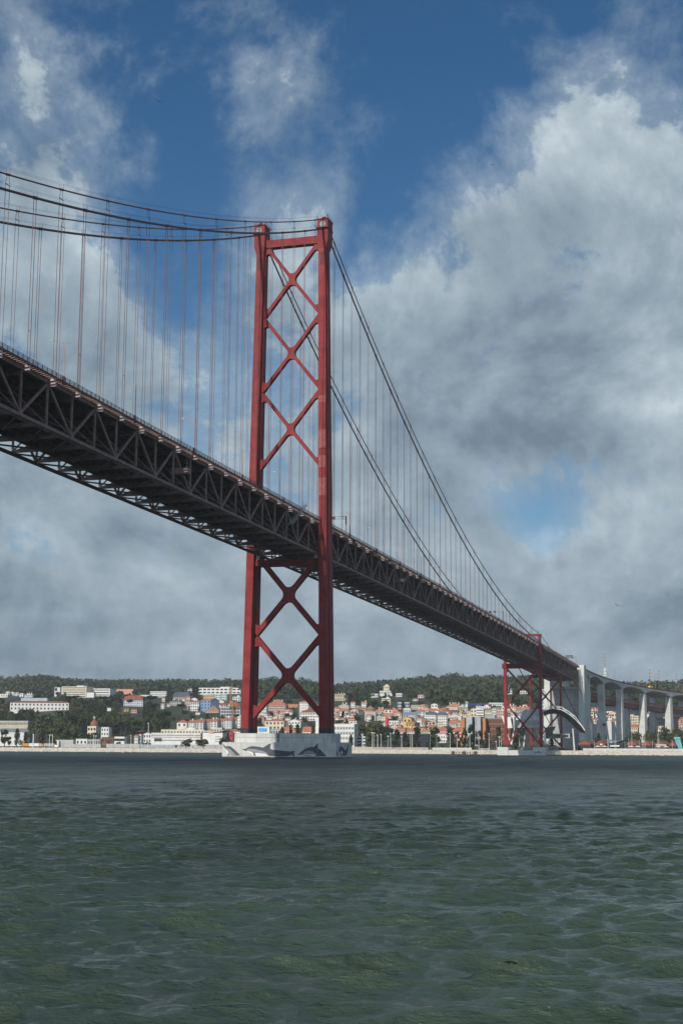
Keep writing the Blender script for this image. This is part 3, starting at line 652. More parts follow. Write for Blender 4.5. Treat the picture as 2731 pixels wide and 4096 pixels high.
def ground(X, Y):
    t = Y - SHORE
    va = (X + 22 - max(0, t - 220) * .03) / 26; va = 0 if va < 0 else 1 if va > 1 else va * va * (3 - 2 * va)      # the valley that the viaduct crosses
    if t <= 700: z = lin(t, PROF) * (1 - va) + lin(t, VALLEY) * va
    else:
        r = ridge_z(X, Y); f = min(1.0, (t - 700) / (Y_RIDGE - SHORE - 700)); f = f * f * (3 - 2 * f) * .25 + f * .75
        z = (lin(700, PROF) * (1 - va) + lin(700, VALLEY) * va) * (1 - f) + r * f
        if Y > Y_RIDGE: z = r - (Y - Y_RIDGE) * .08
    if t > 120: z += (1 - .8 * va) * mnoise.noise(Vector((X * .006, Y * .006, 0))) * min(5.0, (t - 120) * .03)
    return z
def terrain():
    xs = np.concatenate([np.linspace(-2600, -500, 40), np.linspace(-480, 260, 75), np.linspace(280, 1200, 22)]); ys = np.concatenate([[SHORE - .5, 490], np.linspace(505, 1300, 70), np.linspace(1330, 3600, 50)])
    co = [(x, y, ground(x, y)) for y in ys for x in xs]; nx = len(xs)
    f = [(j * nx + i, j * nx + i + 1, (j + 1) * nx + i + 1, (j + 1) * nx + i) for j in range(len(ys) - 1) for i in range(nx - 1)]
    me = bpy.data.meshes.new('hillside_ground'); me.from_pydata(co, [], f); me.polygons.foreach_set('use_smooth', [True] * len(f))
    me.materials.append(mat('scrub_ground', (.036, .046, .022), .95, .35, .03, big=(.02, (.07, .065, .04), .6))); link('hillside_ground', me, kind='structure', label='green hillside rising behind the riverside town')
terrain()
# quay: sloped stone revetment with a wet dark foot, promenade strip on top
rv = mat('pale_quay_stone', (.50, .46, .39), .9, .18, .9, bump=.6, big=(.25, (.36, .33, .27), .8)); wet = mat('wet_quay_foot', (.05, .048, .035), .5, .3, .7)
q = MB(); x = -900.0; pts = []
while x <= 900: pts.append((x, mnoise.noise(Vector((x * .02, 0, 3))) * .35)); x += 12
for (xa, na), (xb, nb) in zip(pts, pts[1:]): q.add([(xa, 476.6 + na, .55), (xb, 476.6 + nb, .55), (xb, 480.0 + nb, 3.25), (xa, 480.0 + na, 3.25)], [(0, 1, 2, 3)]); q.add([(xa, 480.0 + na, 3.25), (xb, 480.0 + nb, 3.25), (xb, 486, 3.34), (xa, 486, 3.34)], [(0, 1, 2, 3)])
q.build('quay_revetment', rv, kind='structure', label='pale stone revetment along the far waterfront')
q = MB()
for (xa, na), (xb, nb) in zip(pts, pts[1:]): q.add([(xa, 473.5 + na, -2), (xb, 473.5 + nb, -2), (xb, 476.6 + nb, .55), (xa, 476.6 + na, .55)], [(0, 1, 2, 3)])
q.build('quay_foot', wet, kind='structure', label='dark wet stone foot of the quay at the waterline')
bo = MB(); r5 = random.Random(31)
for i in range(700):
    xx = -420 + r5.random() * 560; t_ = r5.random(); s_ = .35 + .55 * r5.random()
    a = r5.random() * 6; c_ = Vector((xx, 476.4 + 3.6 * t_, .5 + 2.75 * t_))
    bo.loft([[c_ + Vector((math.cos(a + k * 1.57) * s_ * 1.3, math.sin(a + k * 1.57) * s_, -.3)) for k in range(4)], [c_ + Vector((math.cos(a + k * 1.57) * s_ * .8, math.sin(a + k * 1.57) * s_ * .6, .3 * s_ + .12)) for k in range(4)]])
bo.build('revetment_boulders', rv, kind='stuff', label='loose pale boulders scattered on the quay slope')
gl = MB(); 
for xa, xb in ((-420, -255), (-215, -150)): gl.box(xa, xb, 486.5, 492, 3.3, 3.52)
gl.build('grass_verge', mat('grass_green', (.10, .14, .035), .95, .3, .6), kind='stuff', label='strip of green grass along the promenade edge')

# white concrete feet of the bent, at the water's edge
for xa, xb, lb in ((-16.0, -8.8, 'white concrete foot block under the left leg of the quay bent'), (7.4, 15.4, 'white concrete foot block with a blue painted mark under the right leg')):
    f_ = empty('foot_block', ((xa + xb) / 2, 483.4, 0), label=lb, cat='block')
    boxo('block', xa, xb, 474.6, 487.6, -1.5, 5.2, CONCW, f_)
    if xa > 0:
        for i in range(4): boxo('painted_mark', xa + .9 + i * 1.2, xa + 1.8 + i * 1.2, 474.585, 474.6, 1.3 + .15 * (i % 2), 2.3 + .2 * (i % 3), mat('blue_graffiti', (.10, .20, .40), .7, .3, 3), f_)
    else: boxo('painted_mark', xa + 3.0, xb - 1.4, 474.585, 474.6, 1.2, 1.35, SEAM, f_)
boxo('low_quay_wall', -8.8, 7.4, 475.4, 480, -1.5, 3.2, CONCW, None, label='low white quay wall between the two foot blocks', cat='wall')

# ------------------------------------------------------------------ concrete anchorage at the end of the truss
AN = empty('anchorage', (0, 690, 4), label='massive pale concrete anchorage where the steel truss ends', cat='anchorage')
MB().box(-11.3, 11.3, 687, 716, 0, 53.5).build('bearing_wall', CONCG, AN)
for z in (9, 15, 21, 27, 33, 39, 45): boxo('joint_line', -11.3, 11.3, 686.985, 687, z, z + .12, SEAM, AN)
for x in (-7.5, -3.7, 0, 3.7, 7.5): boxo('joint_line', x, x + .1, 686.986, 687, 0, 53.5, SEAM, AN)
for s in (1, -1):
    xa, xb = sorted((s * 11.3, s * 15.8)); o = MB()
    o.loft([[(xa, 676, 0), (xb, 676, 0), (xb, 718, 0), (xa, 718, 0)], [(xa, 680, 45), (xb, 680, 45), (xb, 716, 45), (xa, 716, 45)], [(xa, 682, 70.4), (xb, 682, 70.4), (xb, 694, 70.4), (xa, 694, 70.4)]]); o.build('pylon', CONCW, AN)
boxo('bearing_ledge', -11.3, 11.3, 685.2, 687.0, 51.5, 53.5, CONCG, AN)
lb = MB(); lb.loft([[(15.9, 688, 0), (20.5, 690, 0), (20.5, 722, 0), (15.9, 722, 0)], [(15.9, 696, 31), (19, 698, 25), (19, 722, 22), (15.9, 722, 31)]]); lb.build('side_buttress', CONCG, AN)
for z in (9.2, 12.0): boxo('opening', 20.4, 20.56, 705, 709, z, z + 1.8, GLASS, AN)
LT = empty('lift_tower', (-18, 684, 4), label='pale blue glazed lift tower beside the anchorage', cat='tower')
boxo('shaft', -20.2, -14.6, 690, 696, 0, 52, mat('pale_blue_cladding', (.52, .58, .60), .4, .05), LT)
for i in range(16): boxo('window', -18.9, -18.0, 689.95, 690, 4 + 3 * i, 5.9 + 3 * i, mat('blue_glass', (.10, .22, .28), .15, .1), LT)

# new cables' anchor block, further back
NB = empty('anchor_block', (13, 880, 5), label='white wedge shaped concrete anchor block with a cable running into its top', cat='anchor')
MB().loft([[(9.4, 812, 0), (22.3, 812, 0), (22.3, 812, 29.2), (9.4, 812, 29.2)], [(9.4, 836, 0), (22.3, 836, 0), (22.3, 836, 28.6), (9.4, 836, 28.6)], [(9.4, 872, 0), (22.3, 872, 0), (22.3, 872, 17), (9.4, 872, 17)], [(9.4, 920, 0), (22.3, 920, 0), (22.3, 920, 9), (9.4, 920, 9)]]).build('block', CONCW, NB)
for z in (10, 15.5, 21): boxo('joint_line', 9.4, 22.3, 811.985, 812, z, z + .1, mat('light_joint', (.42, .42, .40), .9, .1), NB)
MB().lathe((16.0, 810.6, 26.0), [(.01, -1.3), (.9, -.9), (1.3, 0), (.9, .9), (.01, 1.3)], 10).build('splay_clamp', REDP, NB)
beam('slanted_bar', (16, 810.4, 26), (17.2, 810.4, 7), .3, .3, GREENG, NB)  # thin grey-green bar running down the block face below the clamp

# ------------------------------------------------------------------ concrete viaduct, curving right as it goes inland
VI = empty('viaduct', (0, 760, 5), label='pale concrete viaduct on tall portal piers curving away to the right', cat='viaduct')
VC = [(690, 0.2), (748, .8), (824, 4.4), (900, 12.9), (976, 27.5), (1052, 47.4), (1128, 72), (1204, 101), (1280, 134)]
def vz(u): return 68.6 - (u - 690) * .0155
def vdir(i):
    a = VC[max(0, i - 1)]; b = VC[min(len(VC) - 1, i + 1)]; d = Vector((b[1] - a[1], b[0] - a[0], 0)).normalized(); return d, Vector((d.y, -d.x, 0))
for i in range(1, len(VC)):
    u, xc = VC[i]; d, n_ = vdir(i); c_ = Vector((xc, u, 0)); g_ = max(3, ground(xc, u)) - 3; zt = vz(u) - 5.0; zr = zt - 13.5
    for s in (1, -1):
        a = c_ + n_ * (s * 8.4)
        def ring(wn_, wd, z): return [a + n_ * (sx * wn_) + d * (sy * wd) + Vector((0, 0, z)) for sx, sy in ((-1, -1), (1, -1), (1, 1), (-1, 1))]
        MB().loft([ring(3.1, 4.6, g_), ring(2.7, 2.9, zt)]).build('column', CONC, VI)
    aa, bb = c_ - n_ * 5.8, c_ + n_ * 5.8
    mb = MB(); mb.add([p + d * e_ + Vector((0, 0, z)) for z in (zr - 7.0, zr - 2.6) for p, e_ in ((aa, -1.6), (bb, -1.6), (bb, 1.6), (aa, 1.6))], [(0, 3, 2, 1), (4, 5, 6, 7), (0, 1, 5, 4), (1, 2, 6, 5), (2, 3, 7, 6), (3, 0, 4, 7)]); mb.build('portal_beam', CONC, VI)
    boxo('bearing', xc - 3, xc + 3, u - 1, u + 1, zr - 2.6, zr - 1.8, GREENG, VI)
RGIR = mat('dark_red_girder', (.17, .035, .04), .6, .12, .3, streak=.2); RPAR = mat('faded_red_parapet', (.27, .12, .11), .7, .12, .4)
for i in range(len(VC) - 1):
    (u0, x0_), (u1, x1_) = VC[i], VC[i + 1]; d0, n0 = vdir(i); d1, n1 = vdir(i + 1)
    K = 10; secs = []; rails = []
    for k in range(K + 1):
        t = k / K; n_ = n0.lerp(n1, t).normalized()
        # Hermite between piers keeps the curve smooth
        L_ = math.hypot(u1 - u0, x1_ - x0_); h00 = 2 * t**3 - 3 * t * t + 1; h10 = t**3 - 2 * t * t + t; h01 = -2 * t**3 + 3 * t * t; h11 = t**3 - t * t
        c_ = Vector((x0_, u0, 0)) * h00 + d0 * L_ * h10 + Vector((x1_, u1, 0)) * h01 + d1 * L_ * h11
        zt = vz(c_.y); dep = 1.5 + 3.6 * abs(2 * t - 1) ** 2.2
        if i == 0 and t < .5: dep = 1.5
        def pt(o, z): return c_ + n_ * o + Vector((0, 0, z))
        secs.append([pt(-12, zt), pt(-12, zt - 1.0), pt(-11.85, zt - 1.1), pt(-11.5, zt - dep), pt(11.5, zt - dep), pt(11.85, zt - 1.1), pt(12, zt - 1.0), pt(12, zt)])
        rails.append((c_, n_, zt))
    MB().loft(secs).build('deck_span', CONC, VI)
    for s in (1, -1):
        pr = MB().loft([[c_ + n_ * (s * 11.75) + Vector((0, 0, zt)), c_ + n_ * (s * 12.05) + Vector((0, 0, zt)), c_ + n_ * (s * 12.05) + Vector((0, 0, zt + 1.3)), c_ + n_ * (s * 11.75) + Vector((0, 0, zt + 1.3))] for c_, n_, zt in rails]).build('parapet', RAILM, VI)
    gsec = [[c_ + n_ * o + Vector((0, 0, zt - 5.0 - 13.5 + z)) for o, z in ((-4, -1.8), (4, -1.8), (4, 3.6), (-4, 3.6))] for c_, n_, zt in rails]
    MB().loft(gsec).build('railway_girder', RGIR, VI)
    MB().loft([[c_ + n_ * o + Vector((0, 0, zt - 18.5 + z)) for o, z in ((3.6, 4.0), (4.7, 4.0), (4.7, 6.0), (3.6, 6.0))] for c_, n_, zt in rails]).build('walkway_parapet', RPAR, VI)
    MB().loft([[c_ + n_ * o + Vector((0, 0, zt - 18.5 + z)) for o, z in ((4.02, 3.1), (4.25, 3.1), (4.25, 3.5), (4.02, 3.5))] for c_, n_, zt in rails]).build('pipe', STEELG, VI)
    if i:
        c_, n_, zt = rails[4]; p = c_ + n_ * 11.9 + Vector((0, 0, zt + .9)); o = empty('street_lamp', p, label='lamp post on the right parapet of the viaduct above its %s span' % nth(i), cat='lamp', group='lamps along the viaduct')
        for nm, me in zip(('pole', 'arm', 'lamp_head'), LM): link(nm, me, o, Matrix.Translation(p))
        c_, n_, zt = rails[9]; p = c_ - n_ * 11.9 + Vector((0, 0, zt + .9)); o = empty('street_lamp', p, label='lamp post on the far left parapet of the viaduct above its %s span' % nth(i), cat='lamp', group='lamps along the viaduct')
        for nm, me in zip(('pole', 'arm', 'lamp_head'), LM): link(nm, me, o, Matrix.Translation(p) @ Matrix.Rotation(math.pi, 4, 'Z'))
# yellow lorry on the viaduct
YEL = mat('yellow_vehicle_paint', (.62, .40, .03), .4, .05); TY = mat('tyre_rubber', (.02, .02, .02), .8, .1)
def lorry(p, rz, m, mb_, label, L=8.0):
    o = empty('lorry', p, label=label, cat='lorry'); R = Matrix.Translation(p) @ Matrix.Rotation(rz, 4, 'Z')
    def pl(nm, mb, mt): link(nm, mb.mesh(nm, mt), o, R)
    pl('cargo_box', MB().loft([[(-L / 2 + 2.2, -1.2, .9), (L / 2, -1.2, .9), (L / 2, 1.2, .9), (-L / 2 + 2.2, 1.2, .9)], [(-L / 2 + 2.2, -1.2, 3.1), (L / 2, -1.2, 3.1), (L / 2, 1.2, 3.1), (-L / 2 + 2.2, 1.2, 3.1)]]), mb_)
    pl('cab', MB().loft([[(-L / 2, -1.1, .6), (-L / 2 + 2, -1.1, .6), (-L / 2 + 2, 1.1, .6), (-L / 2, 1.1, .6)], [(-L / 2, -1.1, 1.6), (-L / 2 + 2, -1.1, 1.6), (-L / 2 + 2, 1.1, 1.6), (-L / 2, 1.1, 1.6)], [(-L / 2 + .5, -1.05, 2.7), (-L / 2 + 2, -1.05, 2.7), (-L / 2 + 2, 1.05, 2.7), (-L / 2 + .5, 1.05, 2.7)]]), m)
    pl('cab_window', MB().box(-L / 2 + .6, -L / 2 + 1.6, -1.12, -1.06, 1.7, 2.4), GLASS)
    pl('chassis', MB().box(-L / 2 + .3, L / 2 - .2, -.9, .9, .5, .88), TY)
    for x in (-L / 2 + 1.1, L / 2 - 2.4, L / 2 - 1.2):
        for y in (-1.15, .85): pl('wheel', MB().tube([(x, y, .5), (x, y + .3, .5)], .5, 12), TY)
c_, n_, zt = Vector((33, 995, 0)), Vector((1, -.2, 0)), vz(995)
lorry(c_ + n_ * 9 + Vector((0, 0, zt)), 1.3, YEL, YEL, 'small yellow lorry driving along the top of the concrete viaduct', 9)
# ------------------------------------------------------------------ the town behind the shore
def hit(x, y, y0=488.0):
    """where the line of sight through a point of the far bank meets the ground"""
    d = ray(x, y); Y = y0; prev = None
    while Y < 2140:
        p = CAM + d * ((Y - CAM.y) / d.y)
        if ground(p.x, p.y) >= p.z: return Vector((p.x, p.y, ground(p.x, p.y)))
        Y += 4
    p = CAM + d * ((Y_RIDGE - 30 - CAM.y) / d.y); return Vector((p.x, p.y, ground(p.x, p.y)))
WALLC = {'W': (.70, .69, .66), 'w': (.60, .60, .57), 'C': (.64, .57, .43), 'Y': (.60, .43, .15), 'P': (.56, .36, .33), 'S': (.58, .29, .19), 'G': (.36, .37, .37), 'B': (.21, .31, .49), 'b': (.50, .56, .62),
         'M': (.48, .60, .54), 'E': (.47, .42, .33), 'O': (.50, .20, .09), 'R': (.42, .06, .07), 'N': (.20, .095, .055), 'K': (.035, .037, .042), 'T': (.42, .40, .35), 'L': (.40, .42, .44), 'Q': (.25, .095, .06)}
def wallm(k): return mat('render_wall_' + k.replace('w', 'off').lower() + ('1' if k.islower() else '0'), WALLC[k], .85, .07, .25, streak=.16)
ROOFC = {'t': (.37, .145, .09), 'o': (.42, .18, .105), 'd': (.23, .085, .055), 'g': (.22, .23, .24), 's': (.08, .095, .12), 'w': (.60, .60, .58), 'k': (.04, .04, .045), 'b': (.20, .27, .34), 'n': (.27, .17, .11)}
def roofm(k): return mat('roof_tiles_' + {'t': 'terracotta', 'o': 'orange', 'd': 'dark_red', 'g': 'grey', 's': 'slate', 'w': 'white', 'k': 'black', 'b': 'blue_grey', 'n': 'brown'}[k], ROOFC[k], .85, .16, .5, bump=.15)
BOXES = []; RECTS = []
def topx(p):
    v = p - CAM; z = v.dot(fw); return 1365.5 + FPX * v.dot(rt) / z, 2048 - FPX * v.dot(up) / z, z
def hides(p, h, rad=4.0, keep=.3):
    """would a tree of height h at p stand in front of a building and hide more than its foot"""
    x, y, dz = topx(Vector((p[0], p[1], p[2] + h))); m = rad * FPX / dz
    return any(a - m < x < b + m and dz < dd and y < yb - keep * (yb - yt) for a, b, yt, yb, dd in RECTS)
def house(label, x0, x1, yt, yb, wall='W', roof='hip', rc='t', fl=3, cl=4, depth=None, rot=0.0, Y=None, cat='house', name='house', rise=None, band=False, chim=0, side=0, wm=None, wscale=1.0, roofbox=False, z0=None):
    xc = (x0 + x1) / 2
    b = hit(xc, yb) if Y is None else onY(xc, yb, Y)
    if Y is not None: b.z = ground(b.x, Y)
    if z0 is not None: b.z = z0
    toc = CAM - b; rz0 = math.atan2(toc.x, -toc.y); rz = rz0 * .45 + rot
    dax = (b - CAM).dot(fw.normalized()); w = (x1 - x0) * dax / FPX / max(.6, math.cos(rz - rz0))
    dp = depth or max(8.0, min(16.0, w * .9))
    w = max(3.0, w - abs(math.sin(rz - rz0)) * dp * .5)
    d_ = ray(xc, yt); ztop = CAM.z + d_.z * ((b.y - CAM.y) / d_.y)
    H = max(3.0, ztop - b.z)
    rh = 0 if roof in ('flat', 'none') else (rise if rise is not None else min(.34 * H, max(1.2, .2 * min(w, dp))))
    he = H - rh
    o = empty(name, b, label=label, cat=cat)
    R = Matrix.Translation(b) @ Matrix.Rotation(rz, 4, 'Z') @ Matrix.Translation((0, dp / 2, 0))
    hw, hd = w / 2, dp / 2; ov = .35
    wmb = MB().box(-hw, hw, -hd, hd, -5, he)
    if roof == 'gablef': wmb.add([(-hw, -hd, he), (hw, -hd, he), (0, -hd, H - .15), (-hw, hd, he), (hw, hd, he), (0, hd, H - .15)], [(0, 1, 2), (3, 5, 4), (0, 2, 5, 3), (1, 4, 5, 2)])
    if roof == 'gable': wmb.add([(-hw, -hd, he), (-hw, hd, he), (-hw, 0, H - .15), (hw, -hd, he), (hw, hd, he), (hw, 0, H - .15)], [(0, 2, 1), (3, 4, 5), (0, 3, 5, 2), (1, 2, 5, 4)])
    link('wall', wmb.mesh('wall', wallm(wall)), o, R)
    rm = roofm(rc); rb = MB(); A, Bq = hw + ov, hd + ov
    if roof == 'hip':
        k = min(A, Bq); rb.add([(-A, -Bq, he), (A, -Bq, he), (A, Bq, he), (-A, Bq, he), (-A + k, -Bq + k, H), (A - k, -Bq + k, H), (A - k, Bq - k, H), (-A + k, Bq - k, H)], [(0, 1, 5, 4), (1, 2, 6, 5), (2, 3, 7, 6), (3, 0, 4, 7), (4, 5, 6, 7), (0, 3, 2, 1)])
    elif roof == 'gable': rb.loft([[(-A, -Bq, he - .2), (A, -Bq, he - .2), (A, -Bq, he), (-A, -Bq, he)], [(-A, 0, H - .2), (A, 0, H - .2), (A, 0, H), (-A, 0, H)], [(-A, Bq, he - .2), (A, Bq, he - .2), (A, Bq, he), (-A, Bq, he)]])
    elif roof == 'gablef': rb.loft([[(-A, -Bq, he - .2), (-A, Bq, he - .2), (-A, Bq, he), (-A, -Bq, he)], [(0, -Bq, H - .2), (0, Bq, H - .2), (0, Bq, H), (0, -Bq, H)], [(A, -Bq, he - .2), (A, Bq, he - .2), (A, Bq, he), (A, -Bq, he)]])
    elif roof == 'mansard': rb.loft([[(-A, -Bq, he), (A, -Bq, he), (A, Bq, he), (-A, Bq, he)], [(-A + 1.2, -Bq + 1.2, he + rh * .75), (A - 1.2, -Bq + 1.2, he + rh * .75), (A - 1.2, Bq - 1.2, he + rh * .75), (-A + 1.2, Bq - 1.2, he + rh * .75)], [(-A * .5, -Bq * .3, H), (A * .5, -Bq * .3, H), (A * .5, Bq * .3, H), (-A * .5, Bq * .3, H)]])
    elif roof == 'shed': rb.loft([[(-A, -Bq, he - .2), (A, -Bq, he - .2), (A, -Bq, he), (-A, -Bq, he)], [(-A, Bq, H - .2), (A, Bq, H - .2), (A, Bq, H), (-A, Bq, H)]])
    elif roof == 'flat': rb.box(-hw - .12, hw + .12, -hd - .12, hd + .12, he, he + .35)
    if rb.v: link('roof', rb.mesh('roof', rm), o, R)
    if roofbox: link('roof_box', unit(wallm('w')), o, R @ Matrix.Translation((hw * .3, 0, H + .9)) @ Matrix.Diagonal((w * .28, dp * .4, 2.0, 1)))
    for i in range(chim):
        cx = -hw * .7 + (1.4 * hw) * (i + .5) / chim
        link('chimney', unit(wallm('W')), o, R @ Matrix.Translation((cx, rnd.uniform(-.3, .3) * hd, he + rh * .6 + .7)) @ Matrix.Diagonal((.8, .8, 2.6, 1)))
    glass = wm or GLASS
    if fl and cl:
        fh = min(he / fl, 4.2); pw = w / cl
        for f in range(fl):
            zc_ = he - fh * (f + .52)
            if zc_ < .5: continue
            if band:
                link('window_band', unit(glass), o, R @ Matrix.Translation((0, -hd - .02, zc_)) @ Matrix.Diagonal((w * .93, .12, fh * .36, 1))); continue
            for c in range(cl):
                xx = -hw + pw * (c + .5)
                link('window', unit(glass), o, R @ Matrix.Translation((xx, -hd - .02, zc_)) @ Matrix.Diagonal((min(1.7, pw * .46) * wscale, .12, min(2.0, fh * .5), 1)))
            for c in range(side):
                yy = -hd + dp / side * (c + .5)
                link('window', unit(glass), o, R @ Matrix.Translation((hw + .02, yy, zc_)) @ Matrix.Diagonal((.12, min(1.6, dp / side * .42), min(2.0, fh * .5), 1)))
    BOXES.append((b.x + math.sin(-rz) * dp / 2, b.y + math.cos(rz) * dp / 2, max(w, dp) * .5 + 1.5)); RECTS.append((x0 - 2, x1 + 2, yt, yb, dax))
    return o, R, w, dp, he, H

# far left: hospital hill and waterfront factory
house('cluster of small white houses at the far left, lowest and leftmost', -8, 34, 2777, 2791, 'W', 'flat', 'w', 1, 4)
house('tall narrow white house in the far left hillside cluster', 22, 40, 2765, 2785, 'W', 'gablef', 'w', 2, 2)
house('plain white house with a blank gable in the far left cluster', 41, 58, 2766, 2783, 'W', 'gablef', 'g', 2, 2)
house('grey sided white house ending the far left hillside cluster', 58, 77, 2767, 2784, 'w', 'hip', 'g', 2, 2)
house('white gabled house standing apart left of the terraced hospital', 78, 95, 2772, 2789, 'W', 'gablef', 'w', 2, 1)
house('pale grey row house with small white chimneys left of the hospital', 96, 133, 2774, 2791, 'b', 'hip', 'w', 2, 5, chim=3)
house('long white hospital wing with terracotta roof above the dark grove', 40, 276, 2803, 2846, 'w', 'hip', 'd', 2, 16, depth=16, rot=.06, cat='hospital', name='hospital_wing', rise=2.2)
house('flat pale block rising behind the long hospital wing', 82, 192, 2792, 2812, 'L', 'none', 'g', 0, 0, Y=1180, cat='building', name='rooftop_block')
house('dark slate block behind the left end of the hospital wing', 40, 82, 2790, 2812, 'K', 'flat', 's', 0, 0, Y=1185, cat='building', name='rooftop_block')
house('big white terraced hospital block with five dark window bands', 240, 352, 2747, 2790, 'C', 'flat', 'w', 5, 9, depth=30, rot=-.1, band=True, cat='hospital', name='hospital_block', roofbox=True)
o, R, w, dp, he, H = house('pale hospital stair tower with a dark blue sign near its top', 216, 243, 2750, 2789, 'w', 'flat', 'w', 0, 0, depth=14, cat='tower', name='stair_tower')
link('sign_panel', unit(mat('hospital_sign_blue', (.02, .035, .10), .5, .1)), o, R @ Matrix.Translation((-w * .22, -dp / 2 - .06, he - 2.6)) @ Matrix.Diagonal((w * .42, .12, 4.4, 1)))
house('lower white hospital wing stepping down right of the terraced block', 352, 446, 2755, 2785, 'W', 'flat', 'w', 3, 8, depth=26, rot=-.1, band=True, cat='hospital', name='hospital_block')
house('white cube annex in front of the lower hospital wing', 346, 378, 2771, 2790, 'W', 'flat', 'w', 0, 0, cat='building', name='annex')
house('salmon coloured box building with brown side beside the hospital', 442, 541, 2757, 2778, 'S', 'flat', 'n', 0, 0, depth=34, rot=-.18, cat='building', name='box_building')
house('large white mansion with red mansard roof among dark pines', 493, 574, 2780, 2826, 'b', 'mansard', 'd', 3, 9, depth=14, cat='mansion', name='mansion', rise=6, chim=3)
house('low white wing below the mansion with the red mansard roof', 496, 548, 2812, 2832, 'W', 'flat', 'w', 2, 5, Y=1085, cat='wing', name='mansion_wing')
house('white apartment block with balconies right of the mansion pines', 598, 668, 2766, 2790, 'w', 'flat', 'w', 3, 8, cat='apartment block', name='apartment_block')
house('long low white house right of the red roofed mansion', 556, 602, 2781, 2791, 'W', 'flat', 'w', 1, 5)
house('small pink cottage in the grove below the mansion', 523, 549, 2834, 2853, 'P', 'gable', 'd', 1, 2)
house('little ochre cottage left of the pink one in the grove', 486, 516, 2833, 2846, 'Y', 'gable', 'n', 1, 2)
house('small white shed at the top of the grove slope', 428, 446, 2833, 2844, 'W', 'flat', 'w', 0, 0, cat='shed', name='shed')
# factory on the left waterfront
house('beige factory hall with a row of dark clerestory windows at left', -40, 118, 2884, 2990, 'E', 'flat', 'g', 1, 26, depth=30, rot=-.05, Y=640, cat='factory', name='factory_hall')
o, R, w, dp, he, H = house('low factory shed with a sloping grey roof at the left edge', -40, 114, 2912, 2990, 'w', 'shed', 'g', 0, 0, depth=24, rot=-.05, Y=606, cat='factory', name='factory_shed', rise=3.2)
for i in range(2): link('white_frame', unit(WHITEP), o, R @ Matrix.Translation((0, -dp / 2 - .1, he - .3 - 4.2 * i)) @ Matrix.Diagonal((w, .3, .45, 1)))
for i in range(9): link('white_frame', unit(WHITEP), o, R @ Matrix.Translation((-w / 2 + w * i / 8, -dp / 2 - .12, he - 2.4)) @ Matrix.Diagonal((.4, .3, 4.0, 1)))
house('long white boundary shed in front of the grey roofed factory', -20, 108, 2950, 2991, 'W', 'flat', 'w', 0, 0, depth=10, Y=578, cat='shed', name='long_shed')
# domed building
o, R, w, dp, he, H = house('cream pavilion with a red ribbed dome and a lantern', 344, 387, 2906, 2990, 'C', 'flat', 'w', 3, 3, depth=16, Y=640, cat='pavilion', name='domed_pavilion', wscale=1.3)
link('dome', MB().lathe((0, 0, he), [(w * .5, .2), (w * .485, 1.6), (w * .43, 3.2), (w * .31, 4.6), (w * .12, 5.4)], 18).mesh('dome', roofm('d'), True), o, R)
link('lantern', MB().lathe((0, 0, he + 5.2), [(w * .12, 0), (w * .12, 1.6), (w * .16, 1.8), (w * .13, 2.6), (w * .03, 3.6)], 10).mesh('lantern', wallm('T'), True), o, R)
house('white and pink villa right of the red dome', 401, 436, 2910, 2988, 'W', 'flat', 'w', 4, 3, Y=620, cat='villa', name='villa')
house('dark glazed pavilion with a white frame behind the shore wall', 455, 500, 2948, 2990, 'W', 'flat', 'w', 1, 3, Y=590, cat='pavilion', name='glazed_pavilion', wscale=2.6)
house('dark low restaurant roof left of the glazed pavilion', 404, 456, 2950, 2990, 'N', 'flat', 'k', 1, 4, Y=592, cat='restaurant', name='low_restaurant')
house('narrow house with red roof behind the bare trees', 536, 552, 2938, 2990, 'W', 'gable', 't', 3, 2, Y=618)
house('second narrow house with red roof beside the white gable', 550, 566, 2934, 2990, 'w', 'gablef', 't', 3, 2, Y=622)
house('broad white gable with a red side roof left of the long white hall', 571, 606, 2929, 2990, 'W', 'gablef', 't', 2, 3, Y=640)
# the long white waterfront hall
house('upper cream storey with square windows above the long white hall', 640, 818, 2920, 2990, 'C', 'flat', 'w', 3, 14, depth=14, Y=632, cat='hall', name='upper_hall')
o, R, w, dp, he, H = house('long white waterfront hall with a strip of small windows', 600, 806, 2933, 2990, 'W', 'flat', 'w', 0, 0, depth=20, Y=606, cat='hall', name='white_hall')
for i in range(22): link('window', unit(GLASS), o, R @ Matrix.Translation((-w / 2 + w * (i + .5) / 22, -dp / 2 - .02, he - 1.6)) @ Matrix.Diagonal((w / 22 * .66, .1, .8, 1)))
link('canopy_line', unit(CONCG), o, R @ Matrix.Translation((0, -dp / 2 - .3, he - 2.9)) @ Matrix.Diagonal((w, .6, .25, 1)))
link('window_band', unit(GLASS), o, R @ Matrix.Translation((0, -dp / 2 - .02, 4.4)) @ Matrix.Diagonal((w * .9, .1, .5, 1)))
link('dark_panel', unit(mat('dark_green_panel', (.03, .05, .045), .4, .1)), o, R @ Matrix.Translation((-w * .36, -dp / 2 - .03, he - 5.2)) @ Matrix.Diagonal((w * .15, .12, 2.6, 1)))
o, R, w, dp, he, H = house('white pavilion with a butterfly roof at the right end of the long hall', 802, 898, 2931, 2990, 'W', 'none', 'w', 0, 0, depth=22, Y=600, rot=-.12, cat='pavilion', name='butterfly_pavilion')
link('butterfly_roof', MB().loft([[(-w / 2 - .5, y, he + 1.4), (-w / 2 - .5, y, he + 1.8), (-w * .05, y, he + .35), (w / 2 + 1, y, he + 1.9), (w / 2 + 1, y, he + 1.5), (-w * .05, y, he)] for y in (-dp / 2 - 1, dp / 2)]).mesh('roof', roofm('w')), o, R)
